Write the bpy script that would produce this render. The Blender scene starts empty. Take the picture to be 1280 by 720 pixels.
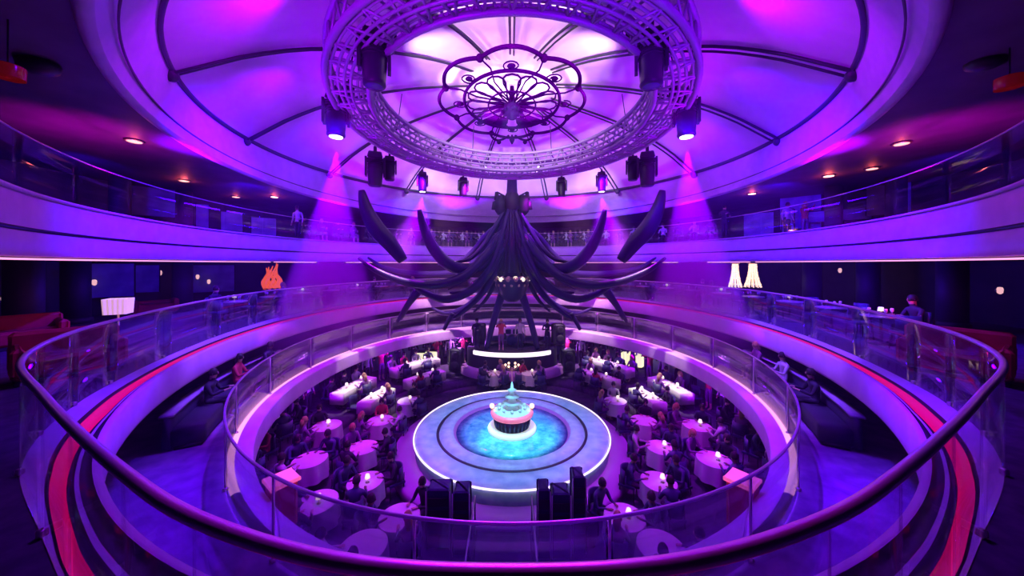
import bpy, bmesh, math, random
from mathutils import Vector, Matrix
random.seed(7)
PI = math.pi
C = bpy.context.scene.collection
sc = bpy.context.scene
F, YH, CX = 416.0, 330.0, 640.0
EYE = 6.6                       # the camera stands 6.6 m over the pit floor; heights below are written relative to the eye

def R(d): return math.radians(d)
def plan(px, py, z):            # where a sight line meets the level z
    Y = F*z/(YH-py); return ((px-CX)*Y/F, Y, z)
def deep(px, py, Y):            # where a sight line reaches the distance Y
    return ((px-CX)*Y/F, Y, (YH-py)*Y/F)

# ------------------------------------------------------------------ materials
def mat(name, col, rough=.5, metal=0, spec=.5, emis=None, es=0, noise=None, nscale=4, bump=0, coat=0):
    m = bpy.data.materials.new(name); m.use_nodes = True
    nt = m.node_tree; b = nt.nodes['Principled BSDF']
    b.inputs['Base Color'].default_value = (*col, 1); b.inputs['Roughness'].default_value = rough
    b.inputs['Metallic'].default_value = metal; b.inputs['Specular IOR Level'].default_value = spec
    b.inputs['Coat Weight'].default_value = coat
    if emis: b.inputs['Emission Color'].default_value = (*emis, 1); b.inputs['Emission Strength'].default_value = es
    if noise or bump:
        tc = nt.nodes.new('ShaderNodeTexCoord'); n = nt.nodes.new('ShaderNodeTexNoise')
        n.inputs['Scale'].default_value = nscale; n.inputs['Detail'].default_value = 5
        nt.links.new(tc.outputs['Object'], n.inputs['Vector'])
        if noise:
            r = nt.nodes.new('ShaderNodeValToRGB')
            r.color_ramp.elements[0].position = .35; r.color_ramp.elements[1].position = .65
            r.color_ramp.elements[0].color = (*col, 1); r.color_ramp.elements[1].color = (*noise, 1)
            nt.links.new(n.outputs['Fac'], r.inputs['Fac']); nt.links.new(r.outputs['Color'], b.inputs['Base Color'])
        if bump:
            bp = nt.nodes.new('ShaderNodeBump'); bp.inputs['Strength'].default_value = bump
            nt.links.new(n.outputs['Fac'], bp.inputs['Height']); nt.links.new(bp.outputs['Normal'], b.inputs['Normal'])
    return m
def glow(name, col, s):
    return mat(name, (.05,.05,.05), .5, emis=col, es=s)
def glass_mat(name, tint=(1,1,1), gl=.12, rough=.03, bump=.0):
    m = bpy.data.materials.new(name); m.use_nodes = True; nt = m.node_tree
    for n in list(nt.nodes): nt.nodes.remove(n)
    o = nt.nodes.new('ShaderNodeOutputMaterial'); mx = nt.nodes.new('ShaderNodeMixShader')
    t = nt.nodes.new('ShaderNodeBsdfTransparent'); g = nt.nodes.new('ShaderNodeBsdfGlossy')
    t.inputs['Color'].default_value = (*tint, 1); g.inputs['Roughness'].default_value = rough
    lw = nt.nodes.new('ShaderNodeLayerWeight'); lw.inputs['Blend'].default_value = .35
    mp = nt.nodes.new('ShaderNodeMapRange'); mp.inputs['To Min'].default_value = gl*.5; mp.inputs['To Max'].default_value = min(1, gl*4)
    nt.links.new(lw.outputs['Fresnel'], mp.inputs['Value']); nt.links.new(mp.outputs['Result'], mx.inputs['Fac'])
    nt.links.new(t.outputs[0], mx.inputs[1]); nt.links.new(g.outputs[0], mx.inputs[2]); nt.links.new(mx.outputs[0], o.inputs['Surface'])
    if bump:
        tc = nt.nodes.new('ShaderNodeTexCoord'); n = nt.nodes.new('ShaderNodeTexNoise'); n.inputs['Scale'].default_value = 2.2
        bp = nt.nodes.new('ShaderNodeBump'); bp.inputs['Strength'].default_value = bump
        nt.links.new(tc.outputs['Object'], n.inputs['Vector']); nt.links.new(n.outputs['Fac'], bp.inputs['Height'])
        nt.links.new(bp.outputs['Normal'], g.inputs['Normal'])
    return m

M = dict(
    plaster = mat('light_tinted_plaster', (.76,.46,.86), .5, noise=(.66,.38,.78), nscale=2.5, bump=.05),  # lilac tint put into the base colour to deepen the violet light
    dome = mat('dome_fabric', (.9,.56,.94), .75, noise=(.8,.46,.86), nscale=1.1, bump=.08),  # green held down in the fabric so the light on it stays violet
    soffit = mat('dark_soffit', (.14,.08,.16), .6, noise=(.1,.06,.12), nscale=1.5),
    darkwall = mat('dark_wall', (.05,.05,.07), .6, noise=(.03,.03,.045), nscale=1.2),
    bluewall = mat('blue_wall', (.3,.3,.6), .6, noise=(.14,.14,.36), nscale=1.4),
    carpet = mat('dark_carpet', (.08,.04,.12), .95, noise=(.04,.02,.07), nscale=6, bump=.2),
    carpet2 = mat('patterned_carpet', (.34,.2,.5), .9, noise=(.2,.12,.34), nscale=3, bump=.2),  # purple of both carpets also carries the violet light
    ledge = mat('painted_ledge', (.5,.4,.62), .28, noise=(.42,.34,.55), nscale=3),
    iron = mat('wrought_iron', (.02,.0,.05), 1, spec=0),
    groove = mat('black_groove', (.02,.02,.03), .5),
    red_led = glow('red_light_strip', (1,.0,.14), .64),
    pink_led = glow('pink_light_strip', (1,.35,.75), 1.4),
    white_led = glow('white_light_strip', (.95,.75,1), 1.6),
    warm_led = glow('warm_lamp', (1,.62,.45), 2.2),
    chrome = mat('polished_rail', (.7,.55,.72), .3, .75),
    steel = mat('truss_aluminium', (.36,.28,.46), .45, .25),
    black = mat('black_housing', (.025,.025,.035), .4),
    dblack = mat('matt_black', (.015,.015,.02), .65),
    strand = mat('blue_lit_lacquer', (.025,.01,.09), .35, spec=.5),  # black, with the blue light on the arms put into the colour
    glass = glass_mat('clear_glass', (.93,.93,.97), .10, .02),
    glass_up = glass_mat('balcony_glass', (.95,.95,.98), .025, .05),
    glass_near = glass_mat('smudged_glass', (.86,.86,.94), .13, .10, .35),
    cloth = mat('white_cloth', (.85,.82,.85), .8, bump=.1, nscale=8),
    cream = mat('cream_cloth', (.95,.92,.82), .8, bump=.1, nscale=8),
    pinkcloth = mat('pink_cloth', (.9,.12,.35), .8),
    redleather = mat('red_leather', (.55,.02,.05), .45, noise=(.42,.015,.04), nscale=3, bump=.1),
    navy = mat('navy_leather', (.05,.05,.16), .5, noise=(.03,.03,.1), nscale=3),
    skin = mat('skin', (.62,.4,.32), .55), hair = mat('hair', (.02,.015,.012), .6), blond = mat('fair_hair', (.45,.3,.12), .6),
    suit = mat('dark_suit', (.03,.03,.05), .8), dress = mat('violet_dress', (.25,.08,.3), .8),
    shirt = mat('pale_shirt', (.6,.58,.62), .8), redtop = mat('red_top', (.6,.05,.1), .8),
    tile = mat('stage_ring', (.5,.62,.74), .4, noise=(.3,.44,.62), nscale=3, bump=.08),
    tile2 = mat('stage_inner_ring', (.48,.6,.72), .4, noise=(.34,.46,.6), nscale=4, bump=.08),
    apron = mat('apron_floor', (.5,.2,.6), .3, noise=(.42,.16,.52), nscale=1.2),
    brass = mat('pale_brass', (.8,.6,.4), .3, .9),
    crystal = mat('crystal', (.75,.85,.9), .15, spec=1, coat=1, emis=(.4,.7,.75), es=.25),
    lampshade = mat('pleated_shade', (.8,.7,.72), .7, emis=(1,.6,.7), es=.55),
    flame = glow('orange_glass', (1,.10,.02), .8),
    wood = mat('dark_wood', (.07,.035,.03), .4, noise=(.04,.02,.02), nscale=5),
    ivory = mat('lamp_glass', (.9,.85,.8), .3, emis=(1,.8,.6), es=1.2),
)
# the shallow pool in the middle of the stage
def pool_mat():
    m = mat('turquoise_pool', (.0,.6,.7), .12, spec=.6); nt = m.node_tree; b = nt.nodes['Principled BSDF']
    tc = nt.nodes.new('ShaderNodeTexCoord'); n = nt.nodes.new('ShaderNodeTexNoise'); n.inputs['Scale'].default_value = 2.2; n.inputs['Detail'].default_value = 8
    n.inputs['Roughness'].default_value = .7
    r = nt.nodes.new('ShaderNodeValToRGB'); e = r.color_ramp.elements
    e[0].position = .36; e[0].color = (.02,.35,.5,1); e[1].position = .66; e[1].color = (.25,.95,.9,1)
    bp = nt.nodes.new('ShaderNodeBump'); bp.inputs['Strength'].default_value = .25
    nt.links.new(tc.outputs['Object'], n.inputs['Vector']); nt.links.new(n.outputs['Fac'], r.inputs['Fac'])
    nt.links.new(r.outputs['Color'], b.inputs['Base Color']); nt.links.new(n.outputs['Fac'], bp.inputs['Height']); nt.links.new(bp.outputs['Normal'], b.inputs['Normal'])
    return m
M['pool'] = pool_mat()

# ------------------------------------------------------------------ mesh helpers
class B:
    """collects shapes with a material slot each, then links ONE mesh object"""
    def __init__(s): s.v = []; s.f = []; s.mi = []; s.mats = []; s.sm = []
    def slot(s, m):
        if m not in s.mats: s.mats.append(m)
        return s.mats.index(m)
    def add(s, vs, fs, m, smooth=True):
        o = len(s.v); k = s.slot(m); s.v += [tuple(v) for v in vs]
        for f in fs: s.f.append([i+o for i in f]); s.mi.append(k); s.sm.append(smooth)
        return s
    def box(s, c, d, m, rz=0, taper=1, rx=0, bev=.0):
        x, y, z = d[0]/2, d[1]/2, d[2]/2
        mt = Matrix.Translation(c) @ Matrix.Rotation(rz, 4, 'Z') @ Matrix.Rotation(rx, 4, 'X')
        if bev <= 0: bev = min(d)*.12
        vs = []; t = taper
        for zz, k, g in ((-z, 1, bev), (-z+bev, 1, 0), (z-bev, t, 0), (z, t, bev)):
            for sx, sy in ((-1,-1),(1,-1),(1,1),(-1,1)):
                ax, ay = x*k-g, y*k-g
                h = min(bev, ax*.4, ay*.4)
                a = (sx*ax, sy*(ay-h), zz); b2 = (sx*(ax-h), sy*ay, zz)
                vs += [a, b2] if sx*sy < 0 else [b2, a]
        fs = [list(range(7,-1,-1)), list(range(24,32))]
        for r in range(3):
            for i in range(8): j = (i+1) % 8; fs.append([r*8+i, r*8+j, r*8+8+j, r*8+8+i])
        return s.add([mt @ Vector(v) for v in vs], fs, m, False)
    def tube(s, pts, r, m, n=8, closed=False, cap=True):
        pts = [Vector(p) for p in pts]; N = len(pts); rr = r if isinstance(r, (list, tuple)) else [r]*N
        vs = []; up = Vector((0,0,1)); prev = None
        for i, p in enumerate(pts):
            a = pts[(i-1) % N] if (closed or i) else p; b = pts[(i+1) % N] if (closed or i < N-1) else p
            t = (b-a).normalized() if (b-a).length > 1e-9 else Vector((0,0,1))
            if prev is None:
                q = up if abs(t.z) < .9 else Vector((1,0,0)); u = t.cross(q).normalized()
            else: u = (prev - t*prev.dot(t)).normalized()
            prev = u; w = t.cross(u)
            for k in range(n):
                th = 2*PI*k/n; vs.append(p + (u*math.cos(th) + w*math.sin(th))*rr[i])
        fs = []
        for i in range(N if closed else N-1):
            j = (i+1) % N
            for k in range(n): l = (k+1) % n; fs.append([i*n+k, i*n+l, j*n+l, j*n+k])
        if cap and not closed: fs += [list(range(n-1,-1,-1)), [(N-1)*n+k for k in range(n)]]
        return s.add(vs, fs, m)
    def lathe(s, prof, m, c=(0,0,0), n=24, mt=None, ex=1, ey=1, cap=True):
        vs = []
        for r, z in prof:
            for k in range(n):
                th = 2*PI*k/n; v = Vector((r*math.cos(th)*ex, r*math.sin(th)*ey, z))
                vs.append((mt @ v if mt else v) + Vector(c))
        fs = []
        for i in range(len(prof)-1):
            for k in range(n): l = (k+1) % n; fs.append([i*n+k, i*n+l, (i+1)*n+l, (i+1)*n+k])
        if cap and prof[0][0] > 1e-6: fs.append(list(range(n-1,-1,-1)))
        if cap and prof[-1][0] > 1e-6: fs.append([(len(prof)-1)*n+k for k in range(n)])
        return s.add(vs, fs, m)
    def ball(s, c, r, m, n=12, k=8, sc_=(1,1,1)):
        prof = [(max(1e-7, math.sin(PI*i/k))*r, -math.cos(PI*i/k)*r) for i in range(k+1)]
        return s.lathe(prof, m, c, n, Matrix.Diagonal((*sc_, 1)))
    def sweep(s, prof, a, b, m, c=(0,0,0), p0=0, p1=360, n=160, shut=False, smooth=True):
        """profile of (outward offset, z) swept along an ellipse; p0..p1 in degrees (0 = +X, 90 = away)"""
        full = abs(p1-p0) >= 359.9; cnt = n if full else n+1; vs = []; q = len(prof)
        for i in range(cnt):
            t = R(p0+(p1-p0)*i/n); nx, ny = math.cos(t)/a, math.sin(t)/b; L = math.hypot(nx, ny)
            for o, z in prof: vs.append((c[0]+a*math.cos(t)+nx/L*o, c[1]+b*math.sin(t)+ny/L*o, c[2]+z))
        fs = []
        for i in range(n):
            j = (i+1) % cnt
            for k in range(q if shut else q-1): l = (k+1) % q; fs.append([i*q+k, j*q+k, j*q+l, i*q+l])
        if shut and not full: fs += [list(range(q)), [(cnt-1)*q+k for k in range(q-1,-1,-1)]]
        return s.add(vs, fs, m, smooth)
    def build(s, name, parent=None, loc=None):
        me = bpy.data.meshes.new(name); me.from_pydata(s.v, [], s.f)
        for m in s.mats: me.materials.append(m)
        me.polygons.foreach_set('material_index', s.mi); me.polygons.foreach_set('use_smooth', s.sm)
        bm = bmesh.new(); bm.from_mesh(me); bmesh.ops.recalc_face_normals(bm, faces=bm.faces); bm.to_mesh(me); bm.free()
        o = bpy.data.objects.new(name, me); C.objects.link(o)
        if parent: o.parent = parent
        if loc: o.location = loc
        return o
def tag(o, label, cat, group=None, kind=None):
    o['label'] = label; o['category'] = cat
    if group: o['group'] = group
    if kind: o['kind'] = kind
    return o
def thing(name, label, cat, loc=(0,0,0), rz=0, group=None):
    o = bpy.data.objects.new(name, None); o.empty_display_size = .2; C.objects.link(o)
    o.location = loc; o.rotation_euler = (0,0,rz); return tag(o, label, cat, group)
def struct(o, label=None):
    if o.name.startswith('floor') and sum(p.normal.z*p.area for p in o.data.polygons) < 0: o.data.flip_normals()
    o['kind'] = 'structure'
    if label: o['label'] = label
    return o
def dup(root, loc, rz=0, label=None, group=None, scale=None):
    r = root.copy(); C.objects.link(r); r.location = loc; r.rotation_euler = (0,0,rz)
    if label: r['label'] = label
    if group: r['group'] = group
    if scale: r.scale = (scale,)*3
    for ch in list(root.children):
        c = ch.copy(); C.objects.link(c); c.parent = r
        for g in list(ch.children):
            d = g.copy(); C.objects.link(d); d.parent = c
    return r
def ell(c, a, b, deg, off=0):
    t = R(deg); nx, ny = math.cos(t)/a, math.sin(t)/b; L = math.hypot(nx, ny)
    return (a*math.cos(t)+nx/L*off, c+b*math.sin(t)+ny/L*off)
def loft(rings, m, n=160, p0=0, p1=360):
    """rings of (centre, a, b, z) joined; b_.add ready"""
    full = abs(p1-p0) >= 359.9; cnt = n if full else n+1; vs = []
    for c, a, b, z in rings:
        for i in range(cnt):
            t = R(p0+(p1-p0)*i/n); vs.append((a*math.cos(t), c+b*math.sin(t), z))
    fs = []
    for r in range(len(rings)-1):
        for i in range(n): j = (i+1) % cnt; fs.append([r*cnt+i, r*cnt+j, (r+1)*cnt+j, (r+1)*cnt+i])
    return vs, fs, m

HALF = [(0,1.075),(.6,1.12),(1.25,1.31),(1.87,1.6),(2.75,2.07),(3.6,2.55),(4.88,3.3),(5.75,4.05),(6.45,4.9),(7.0,5.8),(7.75,7.4),(8.5,9.5),(8.95,11.5),(9.12,13),(8.85,16),(7.85,19),(6,21.9),(3.2,23.6),(0,24.15)]
def cat(a, b_, c, d, t):
    return tuple(.5*((2*q)+(-p+r)*t+(2*p-5*q+4*r-s)*t*t+(-p+3*q-3*r+s)*t**3) for p, q, r, s in zip(a, b_, c, d))
RAILP = []
_loop = HALF + [(-x,y) for x, y in HALF[-2:0:-1]]
for i in range(len(_loop)):
    q = [_loop[(i+k) % len(_loop)] for k in (-1,0,1,2)]
    for k in range(6): RAILP.append(cat(*q, k/6))
def pathsweep(b, prof, m, i0=0, i1=None, shut=True):
    """profile of (outward offset, z) along the plan curve of the upper deck's rail"""
    N = len(RAILP); full = i1 is None; cnt = N if full else i1-i0+1; vs = []; q = len(prof)
    for i in range(cnt):
        j = (i0+i) % N; p = RAILP[j]; a, c = RAILP[j-1], RAILP[(j+1) % N]; tx, ty = c[0]-a[0], c[1]-a[1]; L = math.hypot(tx, ty)
        for o, z in prof: vs.append((p[0]+ty/L*o, p[1]-tx/L*o, z))
    fs = []
    for i in range(cnt if full else cnt-1):
        j = (i+1) % cnt
        for k in range(q if shut else q-1): l = (k+1) % q; fs.append([i*q+k, j*q+k, j*q+l, i*q+l])
    if shut and not full: fs += [list(range(q)), [(cnt-1)*q+k for k in range(q-1,-1,-1)]]
    return b.add(vs, fs, m)

# ------------------------------------------------------------------ the room shell (heights relative to the eye)
CC = 12.6
b = B(); b.add(*loft([(CC,.001,.001,-6.6),(CC,4.3,4.4,-6.6),(CC,10.8,12.2,-6.6)], M['carpet'])); struct(b.build('floor'))           # pit floor
for k, (ia, ib, zz) in enumerate(((5.55,5.9,-6.35),(6.45,7.05,-6.1))):                                                                    # two seating tiers
    for p0, p1 in ((-60, 240),):
        b = B(); b.sweep([(0,zz-.25),(0,zz),(1.6 if k == 0 else 3.4,zz)], ia, ib, M['carpet'], (0,CC,0), p0, p1); struct(b.build('floor'))
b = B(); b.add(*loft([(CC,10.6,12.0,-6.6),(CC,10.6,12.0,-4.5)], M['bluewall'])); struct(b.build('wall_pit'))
# rim of the pit and middle deck
b = B(); b.sweep([(.0,-4.5),(-.02,-4.4),(0,-4.02)], 7.3, 8.4, M['plaster'], (0,CC,0)); b.sweep([(0,-4.02),(.03,-3.97),(.3,-3.95)], 7.3, 8.4, M['plaster'], (0,CC,0)); struct(b.build('trim_1'))
b = B(); b.sweep([(.3,-3.95),(.34,-3.93),(.4,-3.93),(.44,-3.95)], 7.3, 8.4, M['pink_led'], (0,CC,0), -52, 232); struct(b.build('trim_2'))
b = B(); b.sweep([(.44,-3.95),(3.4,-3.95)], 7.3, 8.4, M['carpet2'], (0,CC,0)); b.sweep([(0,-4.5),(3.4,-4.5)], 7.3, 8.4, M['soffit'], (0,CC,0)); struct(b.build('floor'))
b = B(); b.add(*loft([(CC,10.4,11.9,-4.0),(CC,10.4,11.9,-2.6)], M['darkwall'])); struct(b.build('wall_deck'))
# fascia and ledge of the upper deck
FA, FB = 8.45, 10.6
b = B(); b.sweep([(.35,-2.78),(0,-2.76),(-.02,-2.7),(-.02,-2.22),(.0,-2.2),(.05,-2.19)], FA, FB, M['plaster'], (0,CC,0), n=220); struct(b.build('trim_3'))
def innerpt(p, off):
    return ell(CC, FA+off, FB+off, math.degrees(math.atan2((p[1]-CC)/(FB+off), p[0]/(FA+off))))
def ramp(x, tab):
    if x <= tab[0][0]: return tab[0][1]
    for (x0, y0), (x1, y1) in zip(tab, tab[1:]):
        if x <= x1: return y0+(y1-y0)*(x-x0)/(x1-x0)
    return tab[-1][1]
N_ = len(RAILP)
def band(rows, m, name):
    """rows of (fraction from fascia to rail as a table over the distance, z)"""
    vs = []
    for tab, z in rows:
        for p in RAILP:
            q = innerpt(p, .03); f = ramp(p[1], tab) if isinstance(tab, list) else tab; vs.append((q[0]+(p[0]-q[0])*f, q[1]+(p[1]-q[1])*f, z))
    b = B(); b.add(vs, [[r_*N_+k, r_*N_+(k+1)%N_, (r_+1)*N_+(k+1)%N_, (r_+1)*N_+k] for r_ in range(len(rows)-1) for k in range(N_)], m); struct(b.build(name))
G0 = [(1.6,.66),(2.4,.62),(3.3,.36),(4.6,.17),(12,.2)]; G1 = [(1.6,.88),(2.4,.86),(3.3,.6),(4.6,.5),(7,.45),(12,.4)]
lo = lambda t, d: [(x, y+d) for x, y in t]
band([(0,-2.19),(.03,-2.19)], M['plaster'], 'trim_4')
band([(.03,-2.19),(.05,-2.25),([(x, y*.5) for x, y in G0],-2.25),([(x, y*.58) for x, y in G0],-2.2)], M['groove'], 'trim_4')
band([([(x, y*.58) for x, y in G0],-2.2),([(x, y*.75) for x, y in G0],-2.19)], M['ledge'], 'trim_4')
band([([(x, y*.75) for x, y in G0],-2.19),([(x, y*.8) for x, y in G0],-2.24),(lo(G0,-.01),-2.24),(G0,-2.2)], M['groove'], 'trim_4')
band([(G0,-2.2),(lo(G0,.02),-2.215),(lo(G1,-.02),-2.2),(G1,-2.17)], M['red_led'], 'trim_5')
band([(G1,-2.17),(lo(G1,.01),-2.21),(lo(G1,.05),-2.21),(lo(G1,.06),-2.13)], M['groove'], 'trim_6')
band([(lo(G1,.06),-2.13),(1.0,-2.09)], M['ledge'], 'trim_6')
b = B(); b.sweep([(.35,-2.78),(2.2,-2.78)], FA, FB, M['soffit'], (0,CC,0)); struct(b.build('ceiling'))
vs = [(p[0], p[1], -2.1) for p in RAILP] + [(*ell(CC, 17, 19.5, math.degrees(math.atan2((p[1]-CC)/19.5, p[0]/17))), -2.1) for p in RAILP]
b = B(); b.add(vs, [[k, (k+1)%N_, N_+(k+1)%N_, N_+k] for k in range(N_)], M['carpet']); struct(b.build('floor'))
# outer wall, upper balcony
b = B(); b.add(*loft([(CC,16.8,19.3,-2.1),(CC,16.8,19.3,.1)], M['darkwall'], p0=-60, p1=240)); struct(b.build('wall_lower'))
b = B(); b.add(*loft([(CC,16.6,19.0,.7),(CC,16.6,19.0,3.4)], M['darkwall'], p0=-60, p1=240)); struct(b.build('wall_upper'))
UC, UA, UB = 13.8, 11.4, 12.2
U0 = -58.0; U1 = 238.0
b = B(); b.sweep([(.05,.13),(-.0,.16),(.0,.56),(.03,.6)], UA, UB, M['plaster'], (0,UC,0), U0, U1, 200); struct(b.build('trim_7'))
b = B(); b.sweep([(.03,.6),(.05,.6),(.05,.66),(-.04,.66)], UA, UB, M['groove'], (0,UC,0), U0, U1, 200); struct(b.build('trim_8'))
b = B(); b.sweep([(-.04,.66),(-.04,1.22),(.0,1.26)], UA, UB, M['plaster'], (0,UC,0), U0, U1, 200); b.sweep([(0,1.26),(-.08,1.27),(-.08,1.32),(.12,1.32)], UA, UB, M['plaster'], (0,UC,0), U0, U1, 200); struct(b.build('trim_9'))
b = B(); b.sweep([(.12,1.32),(.2,1.3),(6,1.3)], UA, UB, M['carpet'], (0,UC,0), U0, U1, 200); b.sweep([(.12,.12),(6,.12)], UA, UB, M['darkwall'], (0,UC,0), U0, U1, 200); struct(b.build('ceiling'))
for p0, p1 in ((U0,8),(9.5,21),(30,150),(159,170.5),(171.5,U1)):
    b = B(); b.sweep([(.04,.11),(.04,.075),(.10,.075),(.10,.11)], UA, UB, M['pink_led'], (0,UC,0), p0, p1, 120, True); struct(b.build('trim_10'))
# ceiling: soffit, lip, cove, dome
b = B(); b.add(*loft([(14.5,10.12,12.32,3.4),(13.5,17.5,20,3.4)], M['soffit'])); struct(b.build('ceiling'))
b = B(); b.add(*loft([(14.5,10.15,12.35,3.42),(14.5,10.1,12.3,3.3),(14.5,10,12.2,3.3),(14.5,9.94,12.14,3.36)], M['plaster'])); struct(b.build('trim_11'))
DOME = [(14.5,9.94,12.14,3.36),(14.2,10.0,11.3,3.9),(13.6,10.0,9.8,4.7),(13.9,8.9,8.9,5.6),(14.3,7.5,7.8,6.5),(14.8,5.8,6.4,7.3),(15.2,4.4,5.2,7.8),(15.5,3.0,3.8,8.15),(15.6,1.4,1.8,8.35),(15.6,.001,.001,8.4)]
def domering(u):                # u 0..len(DOME)-3 from the dark ring line up
    D = DOME[2:]; u = min(max(u, 0), len(D)-1-1e-6); i = int(u); t = u-i
    g = lambda k: D[min(max(k, 0), len(D)-1)]
    return cat(g(i-1), g(i), g(i+1), g(i+2), t) if i > 0 else tuple(p+(q-p)*t for p, q in zip(D[0], D[1]))
b = B(); b.add(*loft(DOME[:3], M['plaster'])); struct(b.build('ceiling'))
b = B(); b.add(*loft([domering(k*.25) for k in range(0, 29)], M['dome'])); struct(b.build('ceiling'))
def domept(deg, u, drop=.08):
    c, a, bb, z = domering(u); t = R(deg); return Vector((a*math.cos(t), c+bb*math.sin(t), z-drop))
# dark ring line
r3 = DOME[2]
b = B(); b.sweep([(-.06,-.05),(-.02,-.1),(.04,-.06),(.04,.02),(-.06,.04)], r3[1], r3[2], M['groove'], (0,r3[0],r3[3]), shut=True, n=200); struct(b.build('trim_12'))
b = B(); b.sweep([(-.015,-.02),(.015,-.02),(.015,.015),(-.015,.015)], 9.97, 11.55, M['soffit'], (0,14.3,3.66), shut=True, n=200); struct(b.build('trim_13'))
RIBS = [90-13.85-27.69*k for k in range(6)] + [90+13.85+27.69*k for k in range(6)] + [270]
for i, d in enumerate(RIBS):
    w = 'pair of dark tubes following one dome panel seam'
    t = thing('dome_rib', w, 'ceiling rib', tuple(domept(d, 0)), 0, 'ribs of the dome'); L = Vector(t.location)
    t['label'] = 'dark double tube rib running up a seam of the violet dome'
    for sd in (-1, 1):
        pts = []
        for k in range(17):
            u = k*.35; c, a, bb, z = domering(u); off = sd*.10*(1-.3*k/16); th = R(d)
            pts.append(Vector((a*math.cos(th)-math.sin(th)*off, c+bb*math.sin(th)+math.cos(th)*off, z-.10-(.06 if sd > 0 else 0)))-L)
        B().tube(pts, .045 if sd < 0 else .035, M['groove'], 6).build('rib_tube', t)
    b = B(); b.ball((0,0,-.06), .16, M['groove'], 10, 6); b.build('rib_foot', t)

# ------------------------------------------------------------------ balustrades
def balustrade(name, label, c, a, bb, z0, h, p0, p1, npan, mglass, rail_r, mrail, post=True, group=None, gap=.02, skipglass=False, pm=None):
    t = thing(name, label, 'railing', (0,c,z0), 0, group)
    ring = [(rail_r*math.cos(2*PI*k/10), h+rail_r*math.sin(2*PI*k/10)) for k in range(10)]
    bb_ = B(); bb_.sweep(ring, a, bb, mrail, (0,0,0), p0, p1, 240, True); bb_.build('handrail', t)
    for i in range(npan):
        q0 = p0+(p1-p0)*i/npan; q1 = p0+(p1-p0)*(i+1)/npan; g = (q1-q0)*gap
        B().sweep([(-.006,.03),(-.006,h-.01),(.006,h-.01),(.006,.03)], a, bb, mglass, (0,0,0), q0+g, q1-g, 14, True, True).build('glass_panel', t)
        if post:
            x, y = ell(0, a, bb, q0); 
            p_ = B(); p_.tube([(x,y,-.02),(x,y,h*.5),(x,y,h)], .018, pm or mrail, 8); p_.lathe([(.045,0),(.045,.02),(.02,.04)], pm or mrail, (x,y,0), 10); p_.build('post', t)
    return t
t = thing('glass_balustrade', 'long curved glass balustrade with thick polished handrail round the upper deck', 'railing')
b = B(); pathsweep(b, [(.028*math.cos(2*PI*k/12), -1.0+.028*math.sin(2*PI*k/12)) for k in range(12)], M['chrome']); b.build('handrail', t)
for k in range(0, N_, 6):
    b = B(); pathsweep(b, [(-.006,-2.08),(-.006,-1.02),(.006,-1.02),(.006,-2.08)], M['glass'], k, k+6); b.build('glass_panel', t)
    p = RAILP[k]; b = B(); b.box((p[0],p[1],-2.06), (.05,.05,.06), M['chrome']); b.build('glass_clamp', t);
balustrade('glass_balustrade', 'inner curved glass balustrade standing round the rim of the pit', CC, 7.62, 9.0, -3.93, 1.12, 0, 360, 22, M['glass_near'], .022, M['chrome'])
balustrade('glass_balustrade', 'thin glass balustrade on top of the high blue-violet balcony', UC, UA+.1, UB+.1, 1.32, 1.06, U0, U1, 32, M['glass_up'], .018, M['chrome'], post=False)

# ------------------------------------------------------------------ round stage, pool and fountain
st = thing('round_stage', 'round blue-grey stage with turquoise pool and glowing rim in the middle of the pit', 'stage', (0,12,-6.6))
b = B(); b.lathe([(4.1,0),(4.1,.26),(4.05,.3),(3.3,.3)], M['apron'], n=96); b.build('apron', st)
b = B(); b.lathe([(3.36,.3),(3.36,.7),(3.32,.74),(2.62,.74),(2.6,.70)], M['tile'], n=96, cap=False); b.build('outer_ring', st)
b = B(); b.lathe([(2.66,.745),(2.65,.76),(2.58,.76),(2.57,.7)], M['groove'], n=96, cap=False); b.build('groove', st)
b = B(); b.lathe([(2.6,.70),(2.54,.70),(2.52,.78),(2.12,.78),(2.08,.74)], M['tile2'], n=96, cap=False); b.build('inner_ring', st)
b = B(); b.lathe([(2.08,.74),(2.0,.66),(1.98,.64)], M['apron'], n=96, cap=False); b.build('pool_lip', st)
b = B(); b.lathe([(1.98,.66),(1.5,.665),(.5,.665),(.001,.665)], M['pool'], n=96); b.build('pool', st)
b = B(); b.tube([(3.4*math.cos(2*PI*k/120),3.4*math.sin(2*PI*k/120),.735) for k in range(120)], .026, M['white_led'], 8, True); o = b.build('light_rim', st)
fo = thing('tiered_fountain', 'small tiered fountain with pink band and crystal top on the stage pool', 'fountain', (0,12,-5.935))
b = B(); b.lathe([(.86,0),(.88,.06),(.84,.12),(.62,.13),(.6,.05)], mat('basin_rim',(.9,.95,.85),.3,emis=(.8,1,.85),es=.5), n=48, cap=False); b.build('basin', fo)
b = B(); b.lathe([(.52,.02),(.52,.48)], M['navy'], n=32)
for k in range(26): th = 2*PI*k/26; b.tube([(.55*math.cos(th),.55*math.sin(th),.03),(.62*math.cos(th),.62*math.sin(th),.25),(.66*math.cos(th),.66*math.sin(th),.5)], .035, M['navy'], 6)
b.build('drum', fo)
b = B(); b.lathe([(.66,.5),(.74,.52),(.77,.6),(.74,.68),(.64,.7)], mat('pink_band',(.9,.2,.3),.4,emis=(1,.15,.3),es=.7), n=48); b.build('band', fo)
b = B(); b.lathe([(.68,.68),(.66,.72),(.3,.74)], M['crystal'], n=48); b.build('plate', fo)
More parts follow.
